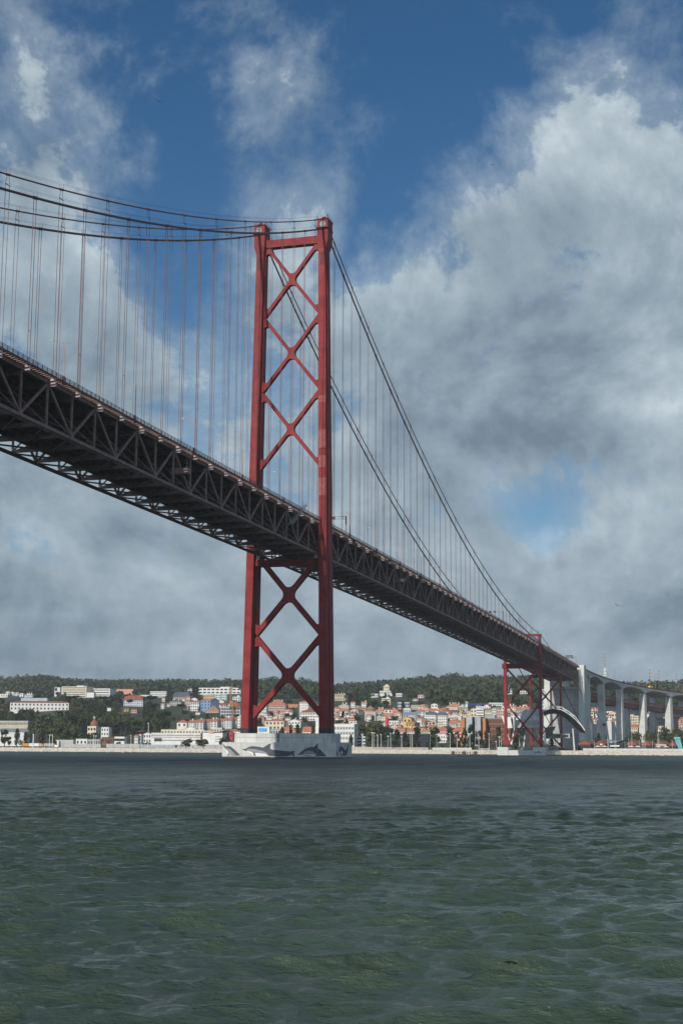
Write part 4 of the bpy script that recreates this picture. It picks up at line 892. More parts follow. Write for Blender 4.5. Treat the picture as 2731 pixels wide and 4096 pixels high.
for i in range(3): link('window_slit', unit(GLASS), o, R @ Matrix.Translation((w * .25, -dp / 2 - .02, he - 3.2 - 1.8 * i)) @ Matrix.Diagonal((w * .26, .1, .4, 1)))
# row of white flats with red roofs
row = [('low left house of the white terrace with a long red roof', 704, 750, 2879, 2930, 'W', 'hip', 't', 1, 2), ('white flats with balconies second from the left in the terrace', 750, 782, 2878, 2930, 'W', 'gable', 't', 4, 3),
       ('projecting white stair block third from the left in the terrace', 780, 816, 2876, 2930, 'w', 'gable', 't', 4, 2), ('set back balcony bay in the middle of the white terrace', 816, 838, 2876, 2930, 'W', 'gable', 't', 4, 2),
       ('projecting white block with two chimneys in the terrace', 836, 872, 2873, 2930, 'w', 'gable', 't', 4, 2), ('narrow balcony bay right of the two chimney block', 871, 893, 2873, 2930, 'W', 'gable', 't', 4, 2),
       ('tallest projecting white block of the terrace', 891, 929, 2869, 2932, 'w', 'gable', 't', 5, 3), ('balcony bay with red roof next to the tower leg', 928, 948, 2869, 2932, 'W', 'gable', 't', 5, 2), ('last white block of the terrace, cut by the tower leg', 946, 964, 2867, 2932, 'W', 'flat', 'w', 4, 2)]
for i, t in enumerate(row): house(*t, depth=14, Y=775 - 10 * (i in (2, 4, 6)), rot=-.02, cat='flats', name='terrace_block', chim=(0, 1, 1, 0, 2, 0, 1, 0, 1)[i], rise=2.6 if t[6] != 'flat' else None)
house('flat white studio with a stepped roof below the white terrace', 738, 784, 2906, 2940, 'W', 'gablef', 'w', 1, 3, Y=700)
house('small terracotta box building in front of the terrace', 832, 846, 2916, 2940, 'O', 'flat', 't', 0, 0, Y=690, cat='building', name='box_building')
house('cream garage row in front of the terrace', 842, 890, 2912, 2940, 'C', 'flat', 'w', 1, 4, Y=690, cat='garage', name='garage_row')
house('small red and white striped cottage left of the pier', 903, 933, 2925, 2990, 'R', 'gablef', 'd', 2, 2, Y=612)
house('white hip roofed house behind the striped cottage', 902, 962, 2915, 2985, 'W', 'hip', 't', 2, 5, Y=660)
# hillside above it
house('chateau with slate blue mansard roof and dormers', 690, 762, 2767, 2803, 'T', 'mansard', 's', 2, 9, depth=16, cat='chateau', name='chateau', rise=6.5)
house('orange block at the left end of the long white school', 692, 720, 2756, 2766, 'S', 'flat', 'n', 0, 0, cat='building', name='box_building')
house('white upper school block left of the dark conifers', 731, 770, 2755, 2770, 'W', 'flat', 'w', 2, 5, cat='school', name='school_block')
o, R, w, dp, he, H = house('long white school with open galleries along the hilltop', 792, 964, 2752, 2778, 'W', 'flat', 'w', 2, 10, depth=16, rot=.05, wscale=2.4, cat='school', name='school_block', roofbox=True)
house('grey roofed stone house left of the ornate white building', 676, 726, 2797, 2824, 'T', 'hip', 's', 2, 5, chim=2)
house('house with red hip roof below the chateau', 688, 722, 2794, 2812, 'E', 'hip', 'd', 1, 4)
house('tall plain grey house between chateau and ornate house', 738, 763, 2797, 2842, 'T', 'gable', 't', 4, 3, chim=2)
house('ornate white house with tall arched windows', 760, 798, 2802, 2846, 'W', 'gable', 't', 3, 4, chim=1, wscale=1.2)
house('white gabled house rising behind the ornate white house', 764, 790, 2790, 2820, 'W', 'gablef', 'd', 1, 2)
house('bright blue house with a plain blue side wall', 796, 848, 2792, 2850, 'B', 'gable', 'o', 4, 3, depth=16, rot=-.45)
house('pink house with a broad brown hip roof', 820, 878, 2820, 2853, 'P', 'hip', 'n', 1, 7, rise=6)
house('long beige flats behind the blue house', 808, 862, 2780, 2800, 'E', 'flat', 't', 2, 8, cat='flats', name='flats')
house('mint and white stepped flats on the hill', 859, 884, 2777, 2812, 'M', 'flat', 'w', 4, 2, cat='flats', name='flats')
house('second mint stepped flats with pale fins', 884, 908, 2776, 2812, 'M', 'flat', 'w', 4, 3, cat='flats', name='flats')
house('small cream cube house below the mint flats', 872, 896, 2808, 2832, 'C', 'flat', 'w', 1, 2)
house('house with wide dark red roof behind the construction site', 910, 964, 2803, 2834, 'P', 'hip', 'd', 1, 5, rise=7)
house('pale mint house beside the tower leg, high on the slope', 928, 964, 2788, 2806, 'M', 'flat', 'w', 2, 3, roofbox=True)
o, R, w, dp, he, H = house('unfinished grey concrete frame with open floors', 878, 964, 2827, 2870, 'L', 'none', 'g', 0, 0, depth=18, cat='building site', name='concrete_frame')
for f in range(3): link('open_floor', unit(GLASS), o, R @ Matrix.Translation((0, -dp / 2 - .02, he * (.22 + .28 * f))) @ Matrix.Diagonal((w * .95, .14, he * .15, 1)))
for f in range(8): link('column', unit(wallm('L')), o, R @ Matrix.Translation((-w * .46 + w * .92 * f / 7, -dp / 2 - .1, he * .5)) @ Matrix.Diagonal((.5, .2, he, 1)))
# seen between the tower legs
house('white and grey flats behind the left tower leg, right side', 1029, 1067, 2814, 2868, 'w', 'gable', 't', 4, 5, cat='flats', name='flats')
house('pink apartment house with white balconies and red hip roof', 1066, 1145, 2797, 2860, 'P', 'hip', 't', 4, 8, depth=16, cat='apartment house', name='apartment_house', rise=6, chim=3, wscale=1.3)
house('long red roof of a barracks behind the pink apartments', 1146, 1190, 2816, 2832, 'E', 'gable', 'o', 1, 4, rise=4, cat='barracks', name='barracks')
house('white flats with red window panels right of the pink apartments', 1189, 1240, 2801, 2856, 'W', 'gable', 'o', 5, 6, depth=20, rot=-.3, cat='flats', name='flats', chim=2, wm=mat('red_shutters', (.30, .07, .05), .6, .2, 3))
house('white terraced villa with a glazed bay beside the right leg', 1195, 1274, 2833, 2884, 'W', 'hip', 'd', 3, 7, rise=4, cat='villa', name='villa', wscale=1.3)
house('red roofed house half hidden by the right tower leg', 1240, 1275, 2818, 2850, 'W', 'gable', 't', 2, 3)
house('cream modern villa with a stair tower and long balcony', 1058, 1138, 2873, 2920, 'C', 'hip', 't', 2, 5, cat='villa', name='villa', rise=2.4)
house('narrow cream stair tower on the modern villa', 1090, 1110, 2870, 2918, 'C', 'flat', 'w', 1, 1, Y=770, cat='tower', name='stair_tower')
house('small chalet with a white gable and red roof', 1150, 1204, 2875, 2912, 'W', 'gablef', 't', 2, 4, chim=1)
house('long red roofed market hall just above the pier', 1113, 1186, 2899, 2950, 'P', 'hip', 't', 2, 5, rise=5, cat='hall', name='market_hall', Y=680)
house('cream house with red roof and arched window right of the pier centre', 1207, 1266, 2906, 2950, 'C', 'gable', 't', 1, 4, rise=4, Y=670)
o, R, w, dp, he, H = house('white shed with a bright blue mural above the pier', 1027, 1080, 2908, 2950, 'W', 'flat', 'w', 0, 0, Y=650, cat='shed', name='mural_shed')
link('mural', unit(mat('blue_mural', (.10, .36, .62), .7, .25, 1.2, big=(.8, (.5, .6, .66), .7))), o, R @ Matrix.Translation((-w * .05, -dp / 2 - .03, he - 2.4)) @ Matrix.Diagonal((w * .7, .06, 3.0, 1)))
house('tall thin white wall slab left of the right tower leg', 1263, 1275, 2870, 2950, 'W', 'flat', 'w', 0, 0, depth=6, Y=660, cat='building', name='slab_building')
house('grey low roof with glass front above the pier middle', 1080, 1122, 2918, 2960, 'L', 'flat', 'g', 1, 4, Y=640, cat='building', name='low_building')
# right of the tower
o, R, w, dp, he, H = house('white modernist office with a grid of square windows', 1330, 1420, 2897, 2992, 'W', 'flat', 'w', 0, 0, depth=22, Y=590, rot=.02, cat='office', name='office_building')
fm = MB()
for a in (-.5, -.17, .17, .5): fm.box(a - .04, a + .04, -.12, .12, -.5, .5)
for a in (-.5, .1, .5): fm.box(-.5, .5, -.12, .12, a - .04, a + .04)
fmesh = fm.mesh('window_frame', WHITEP)
for f in range(4):
    for c in range(7):
        M_ = R @ Matrix.Translation((-w / 2 + w * (c + .5) / 7, -dp / 2, he - 2.9 - 3.75 * f))
        wo_ = link('window', unit(GLASS), o, M_ @ Matrix.Diagonal((w / 7 * .74, .1, 2.2, 1))); link('window_frame', fmesh, o, M_ @ Matrix.Diagonal((w / 7 * .74, .8, 2.2, 1)))
house('low dark glass pavilion right of the white office', 1420, 1462, 2947, 2992, 'W', 'flat', 'w', 3, 3, Y=610, wscale=3, cat='pavilion', name='glass_pavilion')
o, R, w, dp, he, H = house('round stone chapel with arched porch and conical tiled roof', 1455, 1505, 2846, 2884, 'T', 'none', 't', 0, 0, depth=18, cat='chapel', name='chapel')
link('cone_roof', MB().lathe((-w * .1, 0, he - .2), [(w * .42, 0), (w * .42, 2.2), (w * .45, 2.4), (.2, 6.0)], 16).mesh('roof', roofm('n')), o, R)
for i in range(3): link('arch', MB().extrude([(-w * .3 + w * .3 * i + math.cos(t) * w * .09, -dp / 2 - .05, he * .5 + max(math.sin(t), -2.2) * w * .09) for t in [math.pi * k / 10 for k in range(11)]] + [(-w * .39 + w * .3 * i, -dp / 2 - .05, .5), (-w * .21 + w * .3 * i, -dp / 2 - .05, .5)], (0, .08, 0)).mesh('arch', GLASS), o, R)
house('stone porch block right of the round chapel', 1503, 1528, 2850, 2884, 'T', 'flat', 'g', 1, 2, cat='chapel porch', name='chapel_porch', wscale=1.4)
o, R, w, dp, he, H = house('cream octagonal tower building on the wooded hill', 1532, 1557, 2744, 2778, 'C', 'flat', 'g', 2, 3, cat='tower', name='hill_tower')
link('cap', MB().lathe((0, 0, he + .3), [(w * .45, 0), (w * .3, 1.2), (.2, 2.4)], 8).mesh('cap', wallm('C')), o, R)
house('white terrace below the cream hill tower', 1516, 1570, 2764, 2784, 'w', 'flat', 'w', 1, 7)
house('long villa with red roof ruins at the left on the wooded slope', 1336, 1388, 2777, 2804, 'E', 'flat', 'd', 2, 7, chim=3, cat='villa', name='villa')
house('white house with red windows beside cypress trees', 1401, 1420, 2806, 2832, 'W', 'gable', 'o', 2, 3)
house('second white house with red roof behind the cypresses', 1444, 1476, 2806, 2830, 'W', 'gable', 'o', 2, 4, chim=1)
house('beige modern villa with deep balconies on the slope', 1524, 1562, 2794, 2820, 'C', 'flat', 'w', 3, 4, band=True, cat='villa', name='villa', roofbox=True)
house('grey concrete slab block with square bays', 1588, 1637, 2810, 2838, 'L', 'flat', 'w', 2, 5, wscale=1.6, cat='block', name='slab_block')
house('big blank grey gable with twin chimneys right of the tower', 1352, 1397, 2814, 2842, 'T', 'gablef', 't', 0, 0, chim=2)
house('white house with dormers and tall windows right of the tower', 1354, 1396, 2834, 2872, 'W', 'mansard', 't', 2, 5, rise=3)
house('tawny blank gable house right of the dormer house', 1396, 1436, 2833, 2862, 'E', 'gablef', 'n', 1, 2, rot=-.4)
house('red roofed house at the edge of the right tower leg', 1334, 1358, 2830, 2870, 'C', 'gable', 'o', 2, 3)
house('long red roof left of the chapel', 1434, 1474, 2833, 2858, 'W', 'gable', 'o', 1, 5, rise=4)
house('wide red roof behind the chapel', 1498, 1542, 2829, 2852, 'w', 'hip', 'o', 1, 5, rise=4, chim=2)
house('broad orange red hip roof right of the chapel', 1544, 1598, 2829, 2858, 'P', 'hip', 'o', 1, 6, rise=5)
house('long low red roof in front of the broad hip roof', 1528, 1566, 2851, 2874, 'W', 'gable', 'o', 1, 5, rise=3.5)
house('second long low red roof beside the yellow house', 1566, 1608, 2851, 2876, 'C', 'gable', 't', 1, 5, rise=3.5)
o = empty('water_tank', hit(1547, 2912), label='bright red cylindrical tank among white houses', cat='tank')
b = base_of(o); dax = (b - CAM).dot(fw); s_ = dax / FPX
link('drum', MB().lathe(b, [(6 * s_, 0), (6.6 * s_, 6), (6.8 * s_, 30 * s_ + 2), (5 * s_, 30 * s_ + 2.4)], 14).mesh('drum', mat('bright_red_tank', (.55, .05, .05), .5, .08)), o)
house('small white houses under the red tank', 1554, 1596, 2884, 2912, 'W', 'flat', 'w', 2, 4)
house('white house with red roof and dormer below the tank', 1566, 1619, 2906, 2940, 'W', 'hip', 't', 2, 5, rise=3.6)
house('dark office with white floor slabs along the promenade', 1568, 1640, 2935, 2992, 'K', 'flat', 'w', 4, 6, Y=600, band=True, cat='office', name='dark_office')
house('second dark office bay with white slabs behind trees', 1640, 1716, 2936, 2992, 'K', 'flat', 'g', 4, 6, Y=604, band=True, cat='office', name='dark_office')
house('tall yellow house with a plain gable', 1609, 1647, 2866, 2912, 'Y', 'gablef', 't', 1, 2, rot=-.25)
house('lower yellow house with small square windows', 1618, 1659, 2886, 2920, 'Y', 'gable', 'o', 2, 3, rot=-.3, side=2)
house('blue grey metal roofed building with a dark open gable', 1608, 1672, 2846, 2882, 'L', 'shed', 'b', 2, 5, rise=3)
house('white house with tall chimney and red hip roof', 1658, 1702, 2832, 2866, 'w', 'hip', 't', 2, 3, chim=2, rise=4)
house('red roofed house next to the tall chimney house', 1698, 1726, 2832, 2856, 'W', 'gable', 't', 1, 3, rise=4)
house('long red roof with a white dormer on the hillside', 1725, 1772, 2833, 2858, 'W', 'gable', 't', 1, 6, rise=3.6, chim=1)
house('white apartment house with tall dark windows, left half', 1702, 1744, 2846, 2904, 'W', 'mansard', 's', 4, 6, cat='apartment house', name='apartment_house', rise=3)
house('white apartment house with tall dark windows, right half', 1748, 1788, 2848, 2906, 'W', 'mansard', 's', 4, 5, cat='apartment house', name='apartment_house', rise=3, side=3)
house('orange roofed villa with four white chimneys on the hill', 1779, 1848, 2809, 2848, 'W', 'hip', 'o', 2, 9, rise=5, chim=4, cat='villa', name='villa')
house('pink grey row below the orange roofed villa', 1773, 1830, 2838, 2866, 'w', 'gable', 'd', 2, 9, rise=2.6)
house('small house with red roof right of the pink grey row', 1830, 1850, 2836, 2862, 'C', 'gable', 'o', 2, 2)
house('large pale gable behind the hotel left end', 1790, 1846, 2855, 2886, 'w', 'gablef', 't', 0, 0)
house('white house with red mansard and dormers left of the hotel', 1792, 1844, 2879, 2912, 'W', 'mansard', 't', 2, 6, rise=4, wscale=1.4)
house('white house with small red roof below the metal roof', 1664, 1690, 2868, 2910, 'W', 'gable', 't', 3, 3)
house('orange and white narrow house beside the lower yellow house', 1684, 1704, 2872, 2912, 'S', 'gable', 'g', 3, 2)
house('tawny stone gable house below the white apartments', 1704, 1744, 2876, 2910, 'E', 'gablef', 'n', 1, 2)
house('cream house with red roof under the stone gable', 1711, 1746, 2900, 2932, 'C', 'gable', 't', 2, 4, rise=2.2)
house('red and white striped house behind the promenade trees', 1748, 1792, 2904, 2950, 'R', 'hip', 't', 3, 5, wm=WHITEP, wscale=1.3, rise=4)
house('crimson house with white trim next to the hotel', 1808, 1847, 2904, 2965, 'R', 'hip', 't', 3, 4, wm=WHITEP, wscale=1.2, rise=4)
house('red roof at the left of the lower town row', 1598, 1622, 2910, 2946, 'P', 'gable', 't', 2, 3)
house('white house with red roof and white chimneys in the lower town', 1626, 1664, 2910, 2946, 'W', 'gable', 't', 2, 4, chim=2, rise=3)
house('small red roofed house beside the orange narrow house', 1664, 1700, 2905, 2936, 'w', 'gable', 'd', 2, 3, chim=1)
house('cream house with pale roof behind the dark office', 1684, 1724, 2918, 2955, 'C', 'gable', 'o', 2, 4)
house('white gabled house between promenade trees', 1750, 1792, 2933, 2972, 'W', 'gablef', 'w', 2, 4)
house('building with a roof full of solar panels', 1640, 1698, 2820, 2840, 'E', 'flat', 's', 2, 7, cat='building', name='flat_block')
house('white house left of the solar roofed building', 1612, 1642, 2834, 2856, 'W', 'flat', 'w', 1, 3)
house('red roofed cottage high in the woods', 1668, 1694, 2775, 2792, 'w', 'gable', 'd', 1, 2, rot=-.4)
house('low white cottage with orange roof at the wood edge', 1650, 1672, 2793, 2804, 'W', 'gable', 'o', 1, 2)
house('low white house in the woods left of the hill tower', 1482, 1512, 2776, 2790, 'w', 'flat', 'w', 1, 4)
house('low pale house in the woods right of the hill tower', 1582, 1608, 2774, 2788, 'w', 'flat', 'w', 1, 3)
# hotel
o, R, w, dp, he, H = house('brown brick hotel wing with rows of narrow dark windows', 1940, 2046, 2875, 2992, 'N', 'flat', 'g', 0, 0, depth=30, Y=640, rot=-.05, cat='hotel', name='hotel_wing')
for f in range(5):
    for c in range(16): link('window', unit(GLASS), o, R @ Matrix.Translation((-w / 2 + w * (c + .5) / 16, -dp / 2 - .02, he - 2.0 - 3.9 * f)) @ Matrix.Diagonal((w / 16 * .42, .1, 2.6, 1)))
    link('floor_line', unit(wallm('O')), o, R @ Matrix.Translation((0, -dp / 2 - .03, he - 3.9 * f - 3.9)) @ Matrix.Diagonal((w, .1, .22, 1)))
for xa, xb, k, lb in ((1926, 1942, 'O', 'orange brick hotel slab left of the brown windows'), (1843, 1858, 'O', 'orange brick slab at the left end of the hotel')): house(lb, xa, xb, 2874, 2992, k, 'flat', 'g', 0, 0, depth=16, Y=628, rot=0, cat='hotel', name='hotel_slab')
for xa, xb, yt_, lb in ((1862, 1890, 2867, 'left grey slab of the hotel'), (1897, 1924, 2866, 'right grey slab of the hotel carrying vertical lettering')):
    o, R, w, dp, he, H = house(lb, xa, xb, yt_, 2992, 'L', 'none', 'g', 0, 0, depth=16, Y=622, rot=0, cat='hotel', name='hotel_slab')
    if xa == 1897:
        cu = bpy.data.curves.new('lettering', 'FONT'); cu.body = 'VILA GALÉ ÓPERA'; cu.size = 2.3; cu.extrude = .02; cu.align_x = 'CENTER'; cu.align_y = 'CENTER'
        to = bpy.data.objects.new('tmp', cu); col.objects.link(to); me = bpy.data.meshes.new_from_object(to); bpy.data.objects.remove(to); me.materials.clear(); me.materials.append(mat('letter_grey', (.20, .21, .22), .6, .05))
        link('lettering', me, o, R @ Matrix.Translation((-w * .28, -dp / 2 - .05, he * .55)) @ Matrix.Rotation(math.pi / 2, 4, 'X') @ Matrix.Rotation(math.pi / 2, 4, 'Z'))
for xa, xb in ((1890, 1897), (1857, 1863), (1922, 1927)): house('dark glazed gap between hotel slabs at ' + {1890: 'the centre', 1857: 'the left', 1922: 'the right'}[xa], xa, xb, 2872, 2992, 'K', 'none', 'g', 6, 1, depth=14, Y=630, rot=0, cat='hotel', name='hotel_glazing', wm=mat('teal_glass', (.06, .12, .12), .15, .2, 2))
house('grey plant room on the hotel roof', 1937, 1981, 2861, 2990, 'G', 'flat', 'g', 0, 0, depth=10, Y=668, cat='plant room', name='plant_room')
# behind hotel and canopy
house('cream house with chimney left above the hotel', 1880, 1906, 2832, 2868, 'C', 'gablef', 'w', 2, 2)
house('white balcony flats above the hotel', 1903, 1934, 2836, 2868, 'W', 'flat', 'w', 3, 4, band=True, cat='flats', name='flats')
house('white flat topped house behind the balcony flats', 1919, 1960, 2827, 2850, 'W', 'flat', 'w', 2, 5, roofbox=True)
house('cream house with brown roof above the plant room', 1932, 1966, 2834, 2866, 'C', 'gable', 'n', 2, 4)
house('grey white narrow house left of the pink one', 1966, 1984, 2836, 2870, 'w', 'flat', 'w', 3, 3)
house('pink house with flat roof left of the red bent', 1984, 2015, 2842, 2874, 'P', 'flat', 'w', 3, 4)
house('tawny roofed white house behind the pink house', 1970, 2000, 2828, 2848, 'W', 'gable', 'n', 1, 4)
house('white gable house behind the left leg of the quay bent', 2004, 2030, 2822, 2856, 'W', 'gablef', 'w', 2, 2)
house('house with tall white chimney right of the bent leg', 2028, 2062, 2820, 2858, 'w', 'gable', 'o', 3, 4, chim=2)
house('row of orange red roofs behind the silver canopy', 2060, 2120, 2826, 2862, 'P', 'gable', 'o', 2, 8, chim=3)
house('long white wall house at the wood edge behind the hotel', 1952, 2012, 2812, 2824, 'w', 'flat', 'w', 1, 8)
o, R, w, dp, he, H = house('white round house with a grey dome on the hill', 2027, 2047, 2762, 2778, 'W', 'none', 'g', 1, 4, cat='domed house', name='domed_house')
link('dome', MB().lathe((0, 0, he), [(w * .5, 0), (w * .46, 2.2), (w * .34, 4.2), (w * .14, 5.6), (.1, 6.4)], 16).mesh('dome', roofm('g'), True), o, R)
house('small white house on the hill between the bent legs', 2078, 2108, 2764, 2776, 'w', 'flat', 'w', 1, 3)
# seen under the viaduct
via = [('pale pink house with red roof under the first viaduct span', 2358, 2390, 2822, 2866, 'P', 'gable', 'o', 3, 3), ('white house with chimney below the pink viaduct house', 2362, 2392, 2848, 2890, 'W', 'gable', 't', 3, 3),
       ('cream house with red roof behind the white anchor block', 2358, 2384, 2872, 2915, 'C', 'gable', 't', 2, 3), ('white house under the second viaduct span', 2424, 2450, 2832, 2862, 'W', 'flat', 'w', 2, 2),
       ('cream gable house under the second viaduct span', 2436, 2466, 2846, 2888, 'C', 'gablef', 't', 2, 3), ('red roofed house left of the cream gable under the viaduct', 2424, 2446, 2858, 2892, 'W', 'gable', 'o', 2, 2), ('ochre house lower under the second viaduct span', 2440, 2470, 2876, 2920, 'C', 'gable', 't', 3, 3),
       ('narrow cream flats seen beside the third viaduct column', 2486, 2500, 2846, 2915, 'C', 'gable', 't', 5, 2), ('pale yellow flats under the fourth viaduct span', 2520, 2556, 2864, 2905, 'C', 'flat', 'w', 4, 4), ('cream palace with long window row under the viaduct', 2518, 2606, 2896, 2935, 'C', 'gable', 'o', 2, 12),
       ('white house with red roof right of the fourth viaduct pier', 2576, 2604, 2850, 2886, 'W', 'gable', 't', 2, 2), ('grey white modern flats with pale balconies under the viaduct', 2580, 2650, 2868, 2925, 'L', 'flat', 'w', 3, 8), ('small cream house with curved white shelter behind', 2624, 2652, 2905, 2945, 'C', 'flat', 'w', 2, 3),
       ('long pink flats with orange roof at the right under the viaduct', 2648, 2722, 2864, 2915, 'P', 'hip', 'o', 4, 10)]
for t in via: house(*t, cat='house' if 'flats' not in t[0] else 'flats')
house('pink row house behind the rightmost viaduct pier', 2720, 2760, 2868, 2915, 'S', 'gable', 'o', 3, 4)

# filler houses of the dense town, each between named neighbours but alike in look
fill = [(1340, 1352, 2846, 2880), (1480, 1500, 2836, 2856), (1610, 1624, 2850, 2872), (1655, 1668, 2846, 2872), (1745, 1760, 2852, 2876), (1770, 1790, 2866, 2892), (1742, 1770, 2888, 2914), (1650, 1668, 2890, 2918), (1600, 1612, 2880, 2906), (1694, 1712, 2856, 2880), (1786, 1800, 2846, 2872), (1846, 1866, 2850, 2876), (1866, 1884, 2842, 2868), (2014, 2030, 2850, 2880), (2040, 2060, 2846, 2880), (2392, 2412, 2840, 2870), (2406, 2424, 2866, 2896), (2470, 2488, 2850, 2890), (2556, 2576, 2880, 2915), (1150, 1170, 2842, 2866), (1106, 1130, 2856, 2880), (1036, 1058, 2866, 2895), (1128, 1150, 2880, 2906), (1262, 1276, 2838, 2866)]
r8 = random.Random(77)
def scatter_fill(n, xr, yr, wr, hr):
    k = t_ = 0
    while k < n and t_ < 4000:
        t_ += 1; x = r8.uniform(*xr); y = r8.uniform(*yr); w_ = r8.uniform(*wr); p = hit(x, y)
        if all((p.x - bx) ** 2 + (p.y - by) ** 2 > (br + 3.0) ** 2 for bx, by, br in BOXES):
            h_ = r8.uniform(*hr); fill.append((x - w_ / 2, x + w_ / 2, y - h_, y)); BOXES.append((p.x, p.y + 5, 6)); k += 1
scatter_fill(46, (1330, 1850), (2842, 2940), (18, 32), (22, 36))
scatter_fill(12, (1030, 1280), (2842, 2915), (18, 30), (20, 30))
scatter_fill(22, (2350, 2731), (2858, 2935), (18, 34), (26, 40))
scatter_fill(12, (1870, 2130), (2838, 2872), (18, 30), (18, 28))
scatter_fill(16, (640, 960), (2800, 2866), (16, 28), (16, 26))
LMK = [(20, 2950, 'beige factory hall'), (160, 2825, 'long hospital wing'), (300, 2768, 'terraced hospital block'), (490, 2767, 'salmon box building'), (530, 2800, 'red mansard mansion'), (366, 2900, 'red domed pavilion'), (480, 2960, 'dark glazed pavilion'), (590, 2945, 'broad white gable'), (630, 2778, 'white apartment block'),
       (725, 2783, 'slate roofed chateau'), (822, 2820, 'bright blue house'), (848, 2838, 'pink hip roofed house'), (884, 2793, 'mint stepped flats'), (920, 2848, 'unfinished concrete frame'), (830, 2898, 'white terrace'), (700, 2955, 'long white hall'), (760, 2762, 'hilltop white school'), (778, 2822, 'ornate white house'),
       (1105, 2828, 'pink apartment house'), (1213, 2830, 'flats with red panels'), (1235, 2858, 'terraced white villa'), (1098, 2892, 'cream modern villa'), (1176, 2892, 'small white chalet'), (1052, 2925, 'blue mural shed'), (1236, 2925, 'cream arched house'),
       (1375, 2850, 'white dormer house'), (1375, 2945, 'white modernist office'), (1490, 2862, 'round stone chapel'), (1415, 2846, 'tawny gable house'), (1612, 2824, 'grey slab block'), (1571, 2842, 'broad orange hip roof'), (1547, 2892, 'red tank'), (1543, 2806, 'beige balcony villa'), (1544, 2760, 'cream hill tower'), (1628, 2889, 'tall yellow house'), (1640, 2864, 'blue metal roof'), (1680, 2848, 'tall chimney house'),
       (1745, 2875, 'white mansard apartments'), (1813, 2828, 'orange roofed villa'), (1770, 2927, 'striped red house'), (1827, 2935, 'crimson house'), (1724, 2890, 'stone gable house'), (1690, 2937, 'dark office'), (1593, 2924, 'white dormer house below the tank'), (1818, 2896, 'red mansard house'), (1910, 2930, 'grey hotel slabs'), (1990, 2930, 'brown hotel wing'), (1918, 2852, 'white balcony flats'), (2000, 2857, 'flat pink house'), (2045, 2840, 'tall white chimney house'), (2090, 2842, 'orange roof row'),
       (2374, 2844, 'pink viaduct house'), (2408, 2920, 'white anchor block'), (2451, 2866, 'cream gable under the viaduct'), (2538, 2884, 'pale yellow flats'), (2562, 2915, 'long cream palace'), (2614, 2896, 'grey balcony flats'), (2685, 2888, 'long pink flats')]
def where(x, y):
    m = min(LMK, key=lambda q: (q[0] - x) ** 2 + 1.6 * (q[1] - y) ** 2); dx, dy = x - m[0], y - m[1]
    return ('left of' if dx < 0 else 'right of') + ' the ' + m[2] if abs(dx) > abs(dy) else ('below' if dy > 0 else 'above') + ' the ' + m[2]
CN = {'W': 'white', 'w': 'off-white', 'C': 'cream', 'P': 'pink', 'E': 'beige'}; RN = {'gable': 'ridged', 'hip': 'hipped', 'gablef': 'gabled'}
for i, (a, b_, c, d) in enumerate(fill):
    wc, rf, rc_ = rnd.choice('WWWwCCPE'), rnd.choice(('gable', 'hip', 'gablef')), rnd.choice('totd')
    o = house('small %s house with %s %s roof %s' % (CN[wc], RN[rf], {'t': 'terracotta', 'o': 'orange', 'd': 'dark red'}[rc_], where((a + b_) / 2, (c + d) / 2)), a, b_, c, d, wc, rf, rc_, 2, rnd.choice((2, 3)), rot=rnd.uniform(-.4, .3))[0]
    o['group'] = 'small packed town houses'
# ------------------------------------------------------------------ trees
def leafmat(name, a, b, patch=None):
    m = bpy.data.materials.new(name); m.use_nodes = True; t = m.node_tree; bs = t.nodes['Principled BSDF']; bs.inputs['Roughness'].default_value = .75; bs.inputs['Specular IOR Level'].default_value = .2
    g = t.nodes.new('ShaderNodeNewGeometry'); n = t.nodes.new('ShaderNodeTexNoise'); n.inputs['Scale'].default_value = .11; n.inputs['Detail'].default_value = 5; t.links.new(g.outputs['Position'], n.inputs['Vector'])
    ri = t.nodes.new('ShaderNodeObjectInfo'); ad = t.nodes.new('ShaderNodeMath'); ad.operation = 'MULTIPLY_ADD'; t.links.new(ri.outputs['Random'], ad.inputs[0]); ad.inputs[1].default_value = .35; t.links.new(n.outputs[0], ad.inputs[2])
    mr = t.nodes.new('ShaderNodeMapRange'); t.links.new(ad.outputs[0], mr.inputs[0]); mr.inputs[1].default_value = .4; mr.inputs[2].default_value = .95
    mx = t.nodes.new('ShaderNodeMixRGB'); t.links.new(mr.outputs[0], mx.inputs[0]); mx.inputs[1].default_value = (*a, 1); mx.inputs[2].default_value = (*b, 1); oc = mx.outputs[0]
    if patch:
        n2_ = t.nodes.new('ShaderNodeTexNoise'); n2_.inputs['Scale'].default_value = .007; n2_.inputs['Detail'].default_value = 4; t.links.new(g.outputs['Position'], n2_.inputs['Vector'])
        r2 = t.nodes.new('ShaderNodeMapRange'); t.links.new(n2_.outputs[0], r2.inputs[0]); r2.inputs[1].default_value = .48; r2.inputs[2].default_value = .62; r2.inputs[4].default_value = .8
        m2 = t.nodes.new('ShaderNodeMixRGB'); t.links.new(r2.outputs[0], m2.inputs[0]); t.links.new(oc, m2.inputs[1]); m2.inputs[2].default_value = (*patch, 1); oc = m2.outputs[0]
    t.links.new(oc, bs.inputs['Base Color'])
    MATS[name] = m; return m
LF = {'dark': leafmat('dark_evergreen_leaves', (.018, .030, .014), (.045, .060, .022)), 'olive': leafmat('olive_green_leaves', (.045, .058, .022), (.095, .100, .040)), 'green': leafmat('mid_green_leaves', (.03, .052, .018), (.07, .095, .032)),
      'brown': leafmat('bare_brown_twigs', (.07, .055, .045), (.13, .105, .085)), 'forest': leafmat('forest_leaves', (.020, .033, .018), (.038, .051, .025), (.064, .074, .034)), 'conifer': leafmat('conifer_needles', (.010, .020, .012), (.022, .034, .018))}
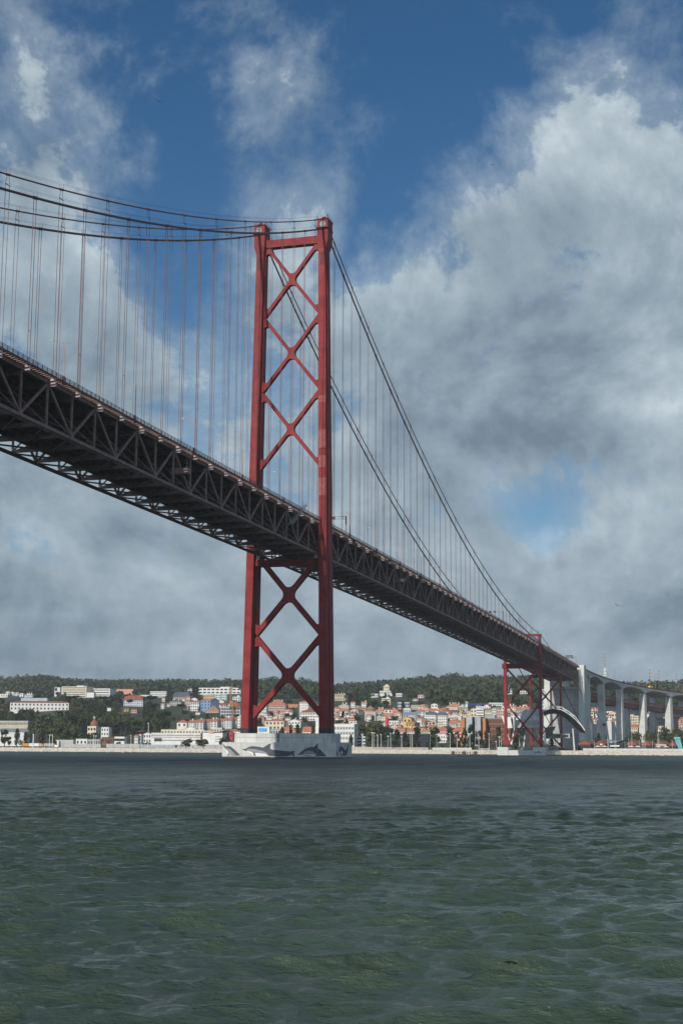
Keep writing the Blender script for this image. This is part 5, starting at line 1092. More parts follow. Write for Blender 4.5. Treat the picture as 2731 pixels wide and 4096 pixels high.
BARK = mat('grey_brown_bark', (.10, .08, .06), .9, .2, .8)
def crown(kind, leaf, seed):
    """a 10 m tall crown of leaf-sized faces over a lumpy volume, standing on z = 0"""
    r = random.Random(seed); V_, F_ = [], []
    def leafq(p, s):
        a = Vector((r.gauss(0, 1), r.gauss(0, 1), r.gauss(0, .7))).normalized(); b = a.cross(Vector((r.gauss(0, 1), r.gauss(0, 1), r.gauss(0, 1)))).normalized()
        k = len(V_); V_.extend([tuple(p + a * s + b * s * .3), tuple(p + b * s), tuple(p - a * s - b * s * .2), tuple(p - b * s)]); F_.append((k, k + 1, k + 2, k + 3))
    def ball(c, rad, n, s, sq=1.0):
        for _ in range(n):
            d = Vector((r.gauss(0, 1), r.gauss(0, 1), r.gauss(0, 1))).normalized() * rad * (r.random() ** .3)
            leafq(c + Vector((d.x, d.y, d.z * sq)), s * r.uniform(.6, 1.25))
    if kind == 'round':
        for _ in range(9): ball(Vector((r.uniform(-2.6, 2.6), r.uniform(-2.6, 2.6), r.uniform(2.5, 8.0))), r.uniform(1.5, 2.5), 46, .62)
        ball(Vector((0, 0, 5)), 3.0, 70, .8)
    elif kind == 'umbrella':
        for k in range(11): a = k * .62; ball(Vector((3.6 * math.cos(a) * r.uniform(.3, 1), 3.6 * math.sin(a) * r.uniform(.3, 1), r.uniform(6.6, 8.4))), r.uniform(1.3, 1.9), 36, .6, .6)
    elif kind == 'cypress':
        for k in range(12): z = .8 + 8.6 * k / 11; ball(Vector((r.uniform(-.2, .2), r.uniform(-.2, .2), z)), max(.35, 1.7 * math.sin(math.pi * min(1, (k + 2.5) / 14)) ** .8), 30, .5)
    elif kind == 'feather':
        for _ in range(13): z = r.uniform(1.5, 9.6); w = 2.3 * (1 - (z / 10.5)) ** .5 + .4; ball(Vector((r.uniform(-w, w) * .7, r.uniform(-w, w) * .7, z)), r.uniform(.8, 1.4), 28, .55, 1.3)
    elif kind == 'tiers':
        for k in range(9):
            z = 1.0 + 8.6 * k / 8; w = 3.3 * (1 - k / 8.6)
            for j in range(9): a = j * .698 + k; [leafq(Vector((w * f * math.cos(a), w * f * math.sin(a), z - .25 * f * w * .3 + r.uniform(-.15, .15))), .45) for f in (.2, .4, .6, .8, 1.0)]
        ball(Vector((0, 0, 5)), .6, 30, .5, 7)
    elif kind == 'bare':
        for _ in range(60):
            a = r.random() * 6.28; q = Vector((0, 0, r.uniform(.5, 4))); e_ = q + Vector((math.cos(a) * r.uniform(1, 3.4), math.sin(a) * r.uniform(1, 3.4), r.uniform(2, 5.5))); k = len(V_); s = Vector((-math.sin(a), math.cos(a), .2)) * .09
            V_.extend([tuple(q - s), tuple(q + s), tuple(e_)]); F_.append((k, k + 1, k + 2))
            for _ in range(3): leafq(q.lerp(e_, r.uniform(.5, 1.1)), .28)
    me = bpy.data.meshes.new('crown'); me.from_pydata(V_, [], F_); me.materials.append(LF[leaf]); return me
def trunkm(seed, h):
    r = random.Random(seed); b = Vector((r.uniform(-.5, .5), r.uniform(-.5, .5), h)); mb = MB().tube([(0, 0, -1.5), (b.x * .3, b.y * .3, h * .45), b], [.42, .3, .16], 6)
    for k in range(4): a = k * 1.6 + seed; mb.tube([Vector((b.x * .4, b.y * .4, h * .5)), Vector((math.cos(a) * 1.7, math.sin(a) * 1.7, h + 1.4))], [.16, .06], 4)
    return mb.mesh('trunk', BARK)
PROTO = {}
def proto(kind, leaf, v):
    k = (kind, leaf, v)
    if k not in PROTO: PROTO[k] = (crown(kind, leaf, hash((kind, leaf)) % 1000 * 0 + v * 17 + len(kind) * 5 + len(leaf)), trunkm(v + 3, {'umbrella': 6.4, 'round': 3.2}.get(kind, 3.0)))
    return PROTO[k]
def tree(p, h, w, kind, leaf, label, group=None, name='tree', v=None):
    v = rnd.randrange(4) if v is None else v; cr_, tk = proto(kind, leaf, v); o = empty(name, p, label=label, cat='tree', group=group)
    M_ = Matrix.Translation(p) @ Matrix.Rotation(rnd.random() * 6.28, 4, 'Z') @ Matrix.Diagonal((w, w, h, 1)) @ Matrix.Diagonal((.1, .1, .1, 1))
    link('trunk', tk, o, M_); link('crown', cr_, o, M_); return o
WID = {'round': 9.0, 'umbrella': 9.5, 'cypress': 3.6, 'feather': 5.0, 'tiers': 6.8, 'bare': 7.0}
def tree_px(x, yt, yb, wpx, kind, leaf, label, Y=None, group=None, name='tree'):
    p = hit(x, yb) if Y is None else onY(x, yb, Y); p.z = ground(p.x, p.y)
    d = ray(x, yt); zt = CAM.z + d.z * ((p.y - CAM.y) / d.y); h = max(3, zt - p.z); w = wpx * (p - CAM).dot(fw) / FPX / WID[kind] * 10
    return tree(p, h, w, kind, leaf, label, group, name)
# waterfront and notable single trees
for a in [(18, 2914, 2990, 34, 'feather', 'dark', 'dark feathery tree at the left edge of the waterfront'), (38, 2944, 2991, 18, 'feather', 'dark', 'short dark tree second from the left on the waterfront'), (68, 2918, 2991, 28, 'feather', 'dark', 'slender dark tree in front of the white factory shed'), (103, 2930, 2988, 24, 'feather', 'dark', 'dark tree at the right end of the factory shed'), (88, 2952, 2990, 22, 'bare', 'brown', 'bare brown tree in front of the factory')]: tree_px(*a, Y=556)
for i, (x, yt, w) in enumerate([(128, 2890, 40), (156, 2878, 44), (187, 2880, 46), (216, 2886, 40), (243, 2890, 44), (268, 2898, 38), (296, 2902, 36), (318, 2905, 34)]): tree_px(x, yt, 2985, w, 'feather', 'olive', 'tall feathery dark green tree, %s in the row right of the factory' % nth(i), Y=600, group='feathery trees right of the factory', name='feathery_tree')
for a in [(745, 2952, 2994, 52, 'round', 'olive', 'leaning olive tree on the grass in front of the white hall'), (812, 2950, 2994, 60, 'round', 'olive', 'round olive tree in front of the butterfly roofed pavilion'), (896, 2943, 2990, 48, 'round', 'dark', 'dark round tree beside the pier left end'), (705, 2974, 2994, 30, 'bare', 'brown', 'small bare tree on the grass left of the leaning tree')]: tree_px(*a, Y=505 if a[0] != 896 else 560)
for a in [(376, 2926, 2990, 40, 'round', 'dark', 'dark tree covering the right side of the domed pavilion', 600), (352, 2932, 2990, 34, 'round', 'dark', 'dark bushy tree in front of the red dome building', 596), (484, 2895, 2960, 16, 'bare', 'brown', 'pale bare poplar below the grove', 660), (498, 2900, 2960, 16, 'bare', 'brown', 'second pale bare poplar below the grove', 662), (437, 2950, 2990, 40, 'bare', 'brown', 'spreading bare tree behind the shore wall', 560), (520, 2935, 2990, 34, 'bare', 'brown', 'tall bare tree left of the red roofed narrow houses', 575), (404, 2890, 2935, 12, 'cypress', 'dark', 'thin palm like tree right of the red dome', 640), (474, 2966, 2990, 26, 'round', 'dark', 'low dark bush tree before the glazed pavilion', 560)]: tree_px(*a[:7], Y=a[7])
for a in [(1448, 2880, 2985, 66, 'round', 'olive', 'biggest brownish tree in the dense clump right of the office'), (1490, 2876, 2985, 62, 'round', 'olive', 'tall middle tree of the dense clump right of the office'), (1528, 2882, 2985, 56, 'round', 'dark', 'dark right hand tree of the dense clump'), (1550, 2900, 2985, 46, 'round', 'dark', 'dark tree at the right edge of the dense clump'), (1436, 2920, 2988, 40, 'round', 'dark', 'dark low tree beside the white office'), (1475, 2925, 2988, 50, 'round', 'dark', 'dark low tree in the middle of the dense clump'), (1512, 2930, 2988, 44, 'round', 'olive', 'brownish low tree before the dense clump')]: tree_px(*a, Y=640)
for a in [(1403, 2940, 2992, 22, 'feather', 'dark', 'dark young tree in front of the white office'), (1642, 2956, 2998, 60, 'round', 'green', 'broad round green tree on the promenade, leftmost of the round ones'), (1728, 2961, 2998, 58, 'round', 'green', 'broad round green tree on the promenade, middle one'), (1818, 2962, 2998, 54, 'round', 'olive', 'round olive tree on the promenade right of the middle one'), (1882, 2970, 2996, 34, 'round', 'olive', 'small round tree in front of the hotel slabs'), (1480, 2975, 2998, 22, 'round', 'olive', 'small tree on the promenade right of the office'), (1558, 2968, 3000, 34, 'bare', 'brown', 'small bare leaning tree beside the green lamp mast'), (1768, 2966, 2996, 34, 'bare', 'brown', 'bare tree between the round promenade trees')]: tree_px(*a, Y=508)
for a in [(1588, 2924, 2988, 40, 'feather', 'dark', 'tall dark tree left of the dark office'), (1620, 2930, 2988, 34, 'feather', 'dark', 'dark tree covering the dark office left bay'), (1668, 2914, 2992, 48, 'feather', 'dark', 'tall dark tree in front of the dark office'), (1738, 2904, 2990, 44, 'feather', 'dark', 'tall dark tree before the striped house'), (1800, 2903, 2990, 36, 'feather', 'dark', 'slim dark tree before the crimson house'), (1828, 2930, 2990, 22, 'feather', 'dark', 'short dark tree before the crimson house'), (1856, 2910, 2990, 30, 'feather', 'dark', 'dark tree before the left hotel slab'), (1881, 2892, 2990, 28, 'feather', 'dark', 'tallest pointed dark tree before the hotel'), (1916, 2920, 2990, 34, 'feather', 'dark', 'dark tree before the lettered hotel slab'), (1946, 2918, 2990, 30, 'feather', 'dark', 'dark tree at the corner of the brown hotel wing'), (1994, 2912, 2990, 30, 'feather', 'dark', 'dark tree before the brown hotel windows'), (1966, 2914, 2990, 26, 'bare', 'brown', 'tall bare poplar before the brown hotel windows'), (1978, 2912, 2990, 22, 'bare', 'brown', 'second tall bare poplar before the brown hotel windows'), (2066, 2940, 2990, 30, 'feather', 'dark', 'dark tree under the silver canopy'), (2204, 2946, 2992, 26, 'feather', 'dark', 'dark tree under the right side of the silver canopy')]: tree_px(*a, Y=540)
for a in [(2392, 2932, 2962, 24, 'cypress', 'dark', 'dark conifer in front of the white anchor block'), (2425, 2942, 2962, 12, 'cypress', 'dark', 'small dark conifer at the corner of the anchor block')]: tree_px(*a, Y=700)
for i, (x, yt, yb, w) in enumerate([(2532, 2924, 2965, 40), (2548, 2930, 2965, 36), (2590, 2918, 2965, 44), (2610, 2928, 2965, 30), (2640, 2925, 2960, 40), (2660, 2905, 2955, 44), (2700, 2898, 2955, 60), (2724, 2905, 2955, 50), (2690, 2925, 2960, 50), (2505, 2940, 2965, 30)]): tree_px(x, yt, yb, w, 'round', 'green' if i % 2 else 'olive', 'bushy green tree under the concrete viaduct, %s from the left' % nth(sorted((2532, 2548, 2590, 2610, 2640, 2660, 2700, 2724, 2690, 2505)).index(x)), Y=880 if x < 2640 else 860, group='trees under the viaduct')
for a in [(676, 2733, 2808, 34, 'tiers', 'conifer', 'tall tiered dark conifer left of the chateau'), (774, 2732, 2802, 34, 'tiers', 'conifer', 'tall tiered dark conifer right of the chateau'), (791, 2740, 2802, 30, 'tiers', 'conifer', 'slightly shorter tiered conifer beside the white school'), (724, 2813, 2846, 46, 'umbrella', 'conifer', 'dark umbrella pine below the chateau'), (521, 2794, 2826, 40, 'umbrella', 'conifer', 'dark umbrella pine before the red mansard mansion'), (606, 2780, 2824, 62, 'umbrella', 'conifer', 'broad dark umbrella pine right of the mansion'), (863, 2793, 2826, 10, 'cypress', 'conifer', 'dark cypress left of the small cream cube house'), (1372, 2843, 2884, 20, 'cypress', 'conifer', 'dark cypress in front of the dormer house'), (1470, 2810, 2836, 12, 'cypress', 'conifer', 'dark cypress beside the white houses above the chapel'), (1428, 2812, 2836, 16, 'cypress', 'dark', 'dark cypress between the two white houses'), (1612, 2804, 2838, 18, 'cypress', 'conifer', 'tall dark cypress before the grey slab block'), (1540, 2800, 2836, 40, 'round', 'dark', 'dark tree below the beige modern villa'), (1490, 2795, 2834, 46, 'round', 'dark', 'broad dark tree above the chapel'), (795, 2818, 2850, 24, 'bare', 'brown', 'bare blue grey tree before the blue house'), (1390, 2850, 2880, 26, 'round', 'olive', 'olive tree right of the dark cypress'), (1425, 2854, 2882, 40, 'round', 'olive', 'round olive tree left of the chapel'), (1580, 2862, 2884, 36, 'round', 'olive', 'round olive tree right of the chapel porch'), (1360, 2876, 2900, 40, 'round', 'green', 'green tree above the white office left side'), (1390, 2880, 2900, 40, 'round', 'green', 'green tree above the white office right side'), (1010 + 28, 2868, 2930, 30, 'round', 'dark', 'dark tree left above the blue mural shed'), (1092 + 60, 2852, 2878, 30, 'round', 'dark', 'dark tree behind the small chalet'), (1172, 2852, 2880, 36, 'round', 'dark', 'dark round tree left of the terraced villa'), (1166, 2826, 2852, 26, 'round', 'olive', 'yellowish tree under the long barracks roof'), (1240, 2880, 2912, 46, 'bare', 'brown', 'brown bare hedge tree under the terraced villa')]: tree_px(*a)
for i, (x, yt, yb) in enumerate([(1128, 2904, 2960), (1162, 2900, 2960), (1190, 2900, 2960), (1252, 2906, 2960)]): tree_px(x, yt, yb, 24, 'feather', 'dark', 'ragged dark tree behind the pier, %s from the left between the legs' % nth(i), Y=560, group='ragged trees behind the pier')
# grove on the left slope
r4 = random.Random(21)
def free(p, m=0.0): return all((p.x - bx) ** 2 + (p.y - by) ** 2 > (br + m) ** 2 for bx, by, br in BOXES)
cnt = 0; tries = 0
while cnt < 260 and tries < 6000:
    tries += 1; x = r4.uniform(-30, 700); y = r4.uniform(2822, 2958)
    if x > 520 and r4.random() < .35: continue
    if y < 2842 and 30 < x < 250: continue
    p = hit(x, y)
    k = r4.choice(('round', 'round', 'round', 'umbrella', 'feather')); h = r4.uniform(9, 16)
    if not free(p, 1) or p.y < 620 or hides(p, h): continue
    tree(p, h, r4.uniform(9, 15) if k != 'feather' else 11, k, r4.choice(('dark', 'dark', 'conifer', 'dark', 'olive')), 'dark %s tree of the left grove, %s' % ({'round': 'bushy', 'umbrella': 'flat topped', 'feather': 'slender'}[k], where(x, y - 14)), 'dark trees of the left grove', 'grove_tree'); cnt += 1
cnt = 0; tries = 0
while cnt < 26 and tries < 2000:
    tries += 1; x = r4.uniform(0, 700); y = r4.uniform(2792, 2822); p = hit(x, y)
    h = r4.uniform(8, 13)
    if not free(p, 3) or hides(p, h): continue
    tree(p, h, r4.uniform(9, 14), r4.choice(('round', 'umbrella')), 'conifer', 'dark pine on the brow of the left slope, ' + where(x, y - 10), 'dark pines near the hospital', 'pine_tree'); cnt += 1
cnt = 0; tries = 0
while cnt < 120 and tries < 4000:
    tries += 1; x = r4.uniform(660, 2480); y = r4.uniform(2790, 2930)
    p = hit(x, y)
    h = r4.uniform(4.5, 8)
    if not free(p, 1.5) or p.y < 600 or hides(p, h, 3, .45): continue
    tree(p, h, r4.uniform(6, 10), r4.choice(('round', 'round', 'round', 'feather', 'bare')) , r4.choice(('dark', 'olive', 'green', 'dark')), 'small garden tree on the slope, ' + where(x, y - 8), 'garden trees among the hillside houses', 'garden_tree'); cnt += 1
# far wood on the hills: one mass
def forest():
    g = np.random.default_rng(9); pts = []
    n = 0
    while n < 9000:
        ang = g.uniform(-.02, .62); Y = SHORE + 560 + 1120 * g.random() ** .85; X = CAM.x - math.tan(ang) * (Y - CAM.y)
        if Y < SHORE + 800:
            if not free(Vector((X, Y)), 5): continue
            xs_ = 1365.5 + FPX * math.tan(YAW - ang)
            if xs_ < 1300 and Y < SHORE + 700: continue
        elif not free(Vector((X, Y)), 3): continue
        gz = ground(X, Y)
        if Y < SHORE + 1100 and hides((X, Y, gz), 9, 5): continue
        pts.append((X, Y, gz)); n += 1
    pts = np.array(pts); K = 30; sz = (.5 + 1.5 * g.random(len(pts)) ** 2.2) * np.where(pts[:, 1] > 1750, .72, 1.0); 
    c = np.repeat(pts, K, 0); s = np.repeat(sz, K); m = len(c)
    d = g.normal(size=(m, 3)); d /= np.linalg.norm(d, axis=1)[:, None]; d *= (g.random(m) ** .35)[:, None]
    pos = c + d * np.stack([5.2 * s, 5.2 * s, 4.2 * s], 1) + np.stack([0 * s, 0 * s, 4.6 * s], 1)
    a = g.normal(size=(m, 3)); a /= np.linalg.norm(a, axis=1)[:, None]; b = np.cross(a, g.normal(size=(m, 3))); b /= np.linalg.norm(b, axis=1)[:, None]
    L = (g.uniform(.8, 1.7, m) * s)[:, None]
    v = np.stack([pos + a * L, pos + b * L, pos - a * L, pos - b * L], 1).reshape(-1, 3)
    me = bpy.data.meshes.new('forest'); nv = len(v); me.vertices.add(nv); me.vertices.foreach_set('co', v.ravel()); me.loops.add(nv); me.loops.foreach_set('vertex_index', np.arange(nv)); me.polygons.add(m)
    me.polygons.foreach_set('loop_start', np.arange(0, nv, 4)); me.polygons.foreach_set('loop_total', np.full(m, 4)); me.update(); me.materials.append(LF['forest']); link('forest', me, kind='stuff', label='dark green wooded hills behind the town')
forest()

# ------------------------------------------------------------------ silver canopy beside the bent
CY = empty('canopy', (8, 520, 4), label='silver curved canopy with a white truss edge under the bridge', cat='canopy')
UND = mat('canopy_underside', (.24, .23, .22), .6, .2, .8); FAB = mat('silver_canopy_cladding', (.50, .51, .52), .5, .16, .35, streak=.3); 
ne = [(2173, 2846), (2190, 2839), (2215, 2835), (2245, 2840), (2272, 2856), (2300, 2878), (2325, 2905), (2338, 2924)]; fe = [(2176, 2862), (2195, 2854), (2220, 2853), (2245, 2863), (2272, 2883), (2296, 2908), (2318, 2927), (2336, 2931)]
nn = [onY(x, y, 504) for x, y in ne]; ff = [onY(x, y, 540) for x, y in fe]
for i in range(len(nn) - 1):
    for j in range(3):
        a, b = nn[i].lerp(ff[i], j / 3), nn[i].lerp(ff[i], (j + .96) / 3); c, d = nn[i + 1].lerp(ff[i + 1], j / 3), nn[i + 1].lerp(ff[i + 1], (j + .96) / 3)
        MB().extrude([a, b, d, c], (0, 0, .3)).build('roof_panel', UND, CY)
for i in range(len(nn)): beam('rib', nn[i] + Vector((0, 0, -.25)), ff[i] + Vector((0, 0, -.25)), .35, .5, UND, CY)
tu = [p + Vector((0, -.6, 1.9 if 0 < i < 6 else .6)) for i, p in enumerate(nn)]
for i in range(len(nn) - 1):
    beam('truss_chord', tu[i], tu[i + 1], .32, .32, WHITEP, CY); beam('edge_chord', nn[i] + Vector((0, -.4, .1)), nn[i + 1] + Vector((0, -.4, .1)), .3, .3, WHITEP, CY)
    beam('truss_web', nn[i] + Vector((0, -.4, .1)), tu[i + 1], .2, .2, WHITEP, CY); beam('truss_web', tu[i], nn[i + 1] + Vector((0, -.4, .1)), .2, .2, WHITEP, CY)
for i in range(len(ff) - 1): beam('edge_chord', ff[i] + Vector((0, 0, -.2)), ff[i + 1] + Vector((0, 0, -.2)), .4, .4, WHITEP, CY)
xs_ = [2062, 2084, 2106, 2129, 2151, 2173]
for i in range(5):
    for y0, y1, Y0_, Y1_ in ((2911, 2880, 506, 505), (2880, 2857, 505, 507), (2857, 2838, 507, 540)):
        xa, xb = xs_[i], xs_[i + 1]; sh = 6 if y1 == 2838 else 0
        MB().extrude([onY(xa + .6, y0, Y0_), onY(xb - .6, y0, Y0_), onY(xb - .6 + sh, y1 + (i < 1) * 6, Y1_), onY(xa + .6 + sh, y1 + (i < 1) * 8, Y1_)], (0, .25, 0)).build('fascia_panel', FAB, CY)
for pts in ([(2027, 2868), (2040, 2868), (2048, 2912), (2027, 2912)], [(2003, 2862), (2014, 2866), (2016, 2900), (2010, 2880)], [(2050, 2868), (2062, 2868), (2060, 2912), (2053, 2912)]): MB().extrude([onY(x, y, 508) for x, y in pts], (0, .3, 0)).build('fascia_panel', WHITEP, CY)
for top, bot, yb_ in (((2062, 2102), (2082, 2094), 2942), ((2176, 2222), (2180, 2196), 2955)):
    MB().loft([[onY(top[0], 2911, 512), onY(top[1], 2905, 512), onY(top[1], 2905, 530), onY(top[0], 2911, 530)], [onY(bot[0], yb_, 518), onY(bot[1], yb_, 518), onY(bot[1], yb_, 522), onY(bot[0], yb_, 522)]]).build('funnel', UND, CY)
for a, b, w_ in (((2056, 2913), (2044, 2978), .9), ((2028, 2935), (2043, 2976), .5), ((2136, 2913), (2157, 2950), .6), ((2170, 2912), (2180, 2978), .6), ((2178, 2912), (2182, 2978), .7), ((2204, 2945), (2184, 2978), .5), ((2289, 2914), (2296, 3002), .9), ((2099, 2940), (2092, 2990), .9), ((2074, 2950), (2078, 2990), .5)):
    p, q_ = onY(*a, 514), onY(*b, 514); q_.z = max(q_.z, 3.3); MB().tube([p, q_], [w_ * .45, w_ * .6], 8).build('strut', WHITEP, CY)
boxo('platform', *sorted((onY(2205, 2940, 530).x, onY(2284, 2940, 530).x)), 522, 536, 11.5, 14.5, CONCG, CY)
boxo('platform_glazing', *sorted((onY(2215, 2940, 521).x, onY(2270, 2940, 521).x)), 521.8, 522, 12.2, 13.8, GLASS, CY)
for i in range(14):
    x = onY(2076 + i * 11.5, 2980, 496).x
    boxo('fence_panel', x - .8, x + .8, 495.9, 496.0, 3.4, 6.0, mat('greenish_glass', (.16, .22, .21), .2, .2), None, label='greenish glass fence panel beneath the silver canopy, %s from the left' % nth(i), cat='fence', group='glass fence panels under the canopy')

# ------------------------------------------------------------------ dockside restaurants, parasols, masts
dock = [('brick gabled warehouse restaurant nearest the anchorage', 2302, 2368, 2960, 'Q'), ('brick gabled warehouse with a white sign board', 2370, 2426, 2960, 'Q'), ('brick gabled warehouse right of the blue roofed restaurant', 2496, 2553, 2961, 'Q'), ('brick gabled warehouse fourth along the dock', 2556, 2608, 2962, 'Q'), ('brick gabled warehouse with a white awning', 2609, 2666, 2962, 'Q'), ('brick gabled warehouse beside the cyan structure', 2668, 2708, 2964, 'Q')]
for i, (lb, xa, xb, yt_, k) in enumerate(dock):
    o, R, w, dp, he, H = house(lb, xa, xb, yt_, 3004, k, 'gablef', 'd', 0, 0, depth=30, Y=566, rot=-.1, cat='restaurant', name='dock_warehouse', rise=2.6, z0=3.4)
    for c in range(7): link('window', unit(GLASS), o, R @ Matrix.Translation((-w / 2 + w * (c + .5) / 7, -dp / 2 - .05, he - 1.3)) @ Matrix.Diagonal((w / 7 * .8, .15, 1.5, 1)))
    link('shop_front', unit(BLACKP), o, R @ Matrix.Translation((0, -dp / 2 - .05, 1.5)) @ Matrix.Diagonal((w * .92, .15, 2.6, 1)))
    if i in (1, 4): link('sign_board', unit(WHITEP), o, R @ Matrix.Translation((w * .12, -dp / 2 - .2, he - .5)) @ Matrix.Diagonal((w * (.2 if i == 1 else .9), .2, 1.0 if i == 1 else .6, 1)))
o, R, w, dp, he, H = house('dockside restaurant with a curved blue roof and glass front', 2424, 2496, 2972, 3004, 'K', 'none', 'b', 0, 0, depth=24, Y=562, rot=-.1, cat='restaurant', name='blue_roof_restaurant', z0=3.4)
link('roof', MB().loft([[(-w / 2 - 1, y, he + 2.2), (-w / 2 - 1, y, he + 2.5), (-w * .1, y, he + .5), (w / 2 + 1, y, he + 2.5), (w / 2 + 1, y, he + 2.2), (-w * .1, y, he + .1)] for y in (-dp / 2 - 1, dp / 2)]).mesh('roof', roofm('b')), o, R)
for c in range(8): link('window', unit(GLASS), o, R @ Matrix.Translation((-w / 2 + w * (c + .5) / 8, -dp / 2 - .05, he - 1.2)) @ Matrix.Diagonal((w / 8 * .85, .15, 2.0, 1)))
link('awning', unit(WHITEP), o, R @ Matrix.Translation((0, -dp / 2 - 1.5, 3.2)) @ Matrix.Diagonal((w * .6, 3, 1.0, 1)))
for i, x in enumerate((2390, 2416, 2522, 2550, 2632, 2662)):
    p = onY(x, 3005, 520); p.z = 3.4; o = empty('parasol', p, label='cream square parasol on the dock terrace, %s from the left' % nth(i), cat='parasol', group='parasols on the dock terrace')
    link('canopy', MB().loft([[(-2.2, -2.2, 2.4), (2.2, -2.2, 2.4), (2.2, 2.2, 2.4), (-2.2, 2.2, 2.4)], [(-.1, -.1, 3.4), (.1, -.1, 3.4), (.1, .1, 3.4), (-.1, .1, 3.4)]]).mesh('canopy', mat('cream_canvas', (.62, .56, .44), .8, .06)), o, Matrix.Translation(p))
    link('pole', MB().tube([(0, 0, 0), (0, 0, 2.6)], .05, 5).mesh('pole', STEELG), o, Matrix.Translation(p))
MASTM = mat('white_mast', (.60, .60, .58), .5, .06)
for i, (x, yt_) in enumerate(((2429, 2945), (2432, 2960), (2458, 2962), (2462, 2936), (2513, 2950), (2526, 2922), (2556, 2960), (2574, 2918), (2579, 2945), (2608, 2962), (2630, 2935), (2634, 2928), (2688, 2960), (2498, 2965), (2568, 2962), (2375, 2960))):
    p = onY(x, 3004, 510 + (i % 3) * 8); p.z = 2.5; d = ray(x, yt_); zt = CAM.z + d.z * ((p.y - CAM.y) / d.y)
    o = empty('sailboat_mast', p, label='thin pale sailboat mast in the dock, %s from the left' % nth(sorted((2429, 2432, 2458, 2462, 2513, 2526, 2556, 2574, 2579, 2608, 2630, 2634, 2688, 2498, 2568, 2375)).index(x)), cat='mast', group='sailboat masts in the dock')
    link('spar', MB().tube([(0, 0, 0), (0, 0, zt - p.z)], [.13, .07], 6).mesh('spar', MASTM), o, Matrix.Translation(p))
    link('spreader', MB().beam((-.7, 0, (zt - p.z) * .62), (.7, 0, (zt - p.z) * .62), .07).mesh('spreader', MASTM), o, Matrix.Translation(p))
CYN = mat('cyan_cover', (.14, .40, .44), .45, .1, .6); p = onY(2713, 3008, 500); p.z = 3.3
o = empty('cyan_structure', p, label='tall leaning cyan covered structure at the right end of the quay', cat='structure'); s_ = (p - CAM).dot(fw) / FPX
link('body', MB().loft([[(x * s_ * 4 / 4, y, z * s_) for x, y in ((xa, -1.5), (xb, -1.5), (xb, 1.5), (xa, 1.5))] for xa, xb, z in ((2, 16, 0), (-2, 15, 14), (-9, 11, 30), (-14, 8, 46), (-15, 6, 56))]).mesh('body', CYN), o, Matrix.Translation(p))
link('cap', MB().loft([[(x * s_, y, z * s_) for x, y in ((-17, -2), (8, -2), (8, 2), (-17, 2))] for z in (47, 55)]).mesh('cap', CYN), o, Matrix.Translation(p))
link('fold', MB().loft([[(x * s_, y, z * s_) for x, y in ((xa, -2.0), (xa + 5, -2.0), (xa + 5, -1.4), (xa, -1.4))] for xa, z in ((9, 6), (-8, 46))]).mesh('fold', CYN), o, Matrix.Translation(p))

# ------------------------------------------------------------------ promenade: walls, lamps, jetty, vehicles, people
def wall(xa, xb, yt_, yb_, Y, m, label, n, name='boundary_wall'):
    a, b = onY(xa, yb_, Y), onY(xb, yb_, Y); d = ray(xa, yt_); zt = CAM.z + d.z * ((Y - CAM.y) / d.y); zt = max(zt, 4.6)
    o = empty(name, ((a.x + b.x) / 2, Y, 3.3), label=label, cat='wall', kind='thing')
    for i in range(n): boxo('panel', a.x + (b.x - a.x) * i / n + .06, a.x + (b.x - a.x) * (i + 1) / n - .06, Y - .15, Y + .15, 2.9, zt, m, o)
    boxo('coping', a.x, b.x, Y - .22, Y + .22, zt, zt + .15, CONCW, o)
wall(258, 404, 2977, 2992, 520, CONCG, 'long grey boundary wall on the shore below the white cabin', 10)
wall(426, 560, 2976, 2992, 520, CONCG, 'grey boundary wall with bays left of the parked bins', 9)
wall(560, 720, 2979, 2992, 521, mat('blue_grey_panels', (.36, .40, .43), .7, .15, .5), 'blue grey hoarding panels in front of the white hall', 11)
wall(720, 905, 2979, 2993, 522, CONCG, 'grey wall behind the two leaning trees', 10)
wall(1402, 1490, 2988, 3001, 500, mat('cream_wall', (.50, .43, .33), .85, .08), 'cream promenade wall right of the pier', 6)
wall(1490, 1712, 2990, 3002, 498, mat('beige_wall', (.42, .36, .30), .85, .1), 'long beige promenade wall behind the lamp masts', 14)
wall(1728, 1886, 2993, 3003, 496, CONCW, 'white panelled promenade wall left of the hotel', 11)
wall(2330, 2731, 3001, 3009, 488, CONCW, 'low pale wall along the dock edge', 20)
house('small white site cabin with two windows on the shore wall', 303, 350, 2957, 2990, 'W', 'flat', 'w', 1, 3, depth=5, Y=528, cat='cabin', name='site_cabin')
house('grey green site cabin beside the white cabin', 350, 403, 2958, 2990, 'G', 'flat', 'g', 1, 5, depth=5, Y=528, cat='cabin', name='site_cabin')
gs_ = MB(); a = onY(236, 2960, 530); b = onY(304, 2960, 530)
gs_.loft([[(a.x, 526, 3), (b.x, 526, 3), (b.x, 536, 3), (a.x, 536, 3)], [(a.x + 4, 526, 6.5), (b.x, 526, 6.5), (b.x, 536, 6.5), (a.x + 4, 536, 6.5)], [(a.x - 1, 526, 9.2), (b.x, 526, 9.2), (b.x, 536, 9.2), (a.x - 1, 536, 9.2)]])
gs_.build('grandstand', CONCG, label='rough concrete grandstand with a sloping underside left of the cabins', cat='grandstand')
boxo('white_pillar', onY(234, 2990, 524).x - .7, onY(234, 2990, 524).x + .7, 523, 525, 3, 8.6, WHITEP, None, label='white pillar under the grandstand roof edge', cat='pillar')
POLEM = {'w': WHITEP, 'g': mat('pale_green_pole', (.30, .44, .38), .5, .06)}
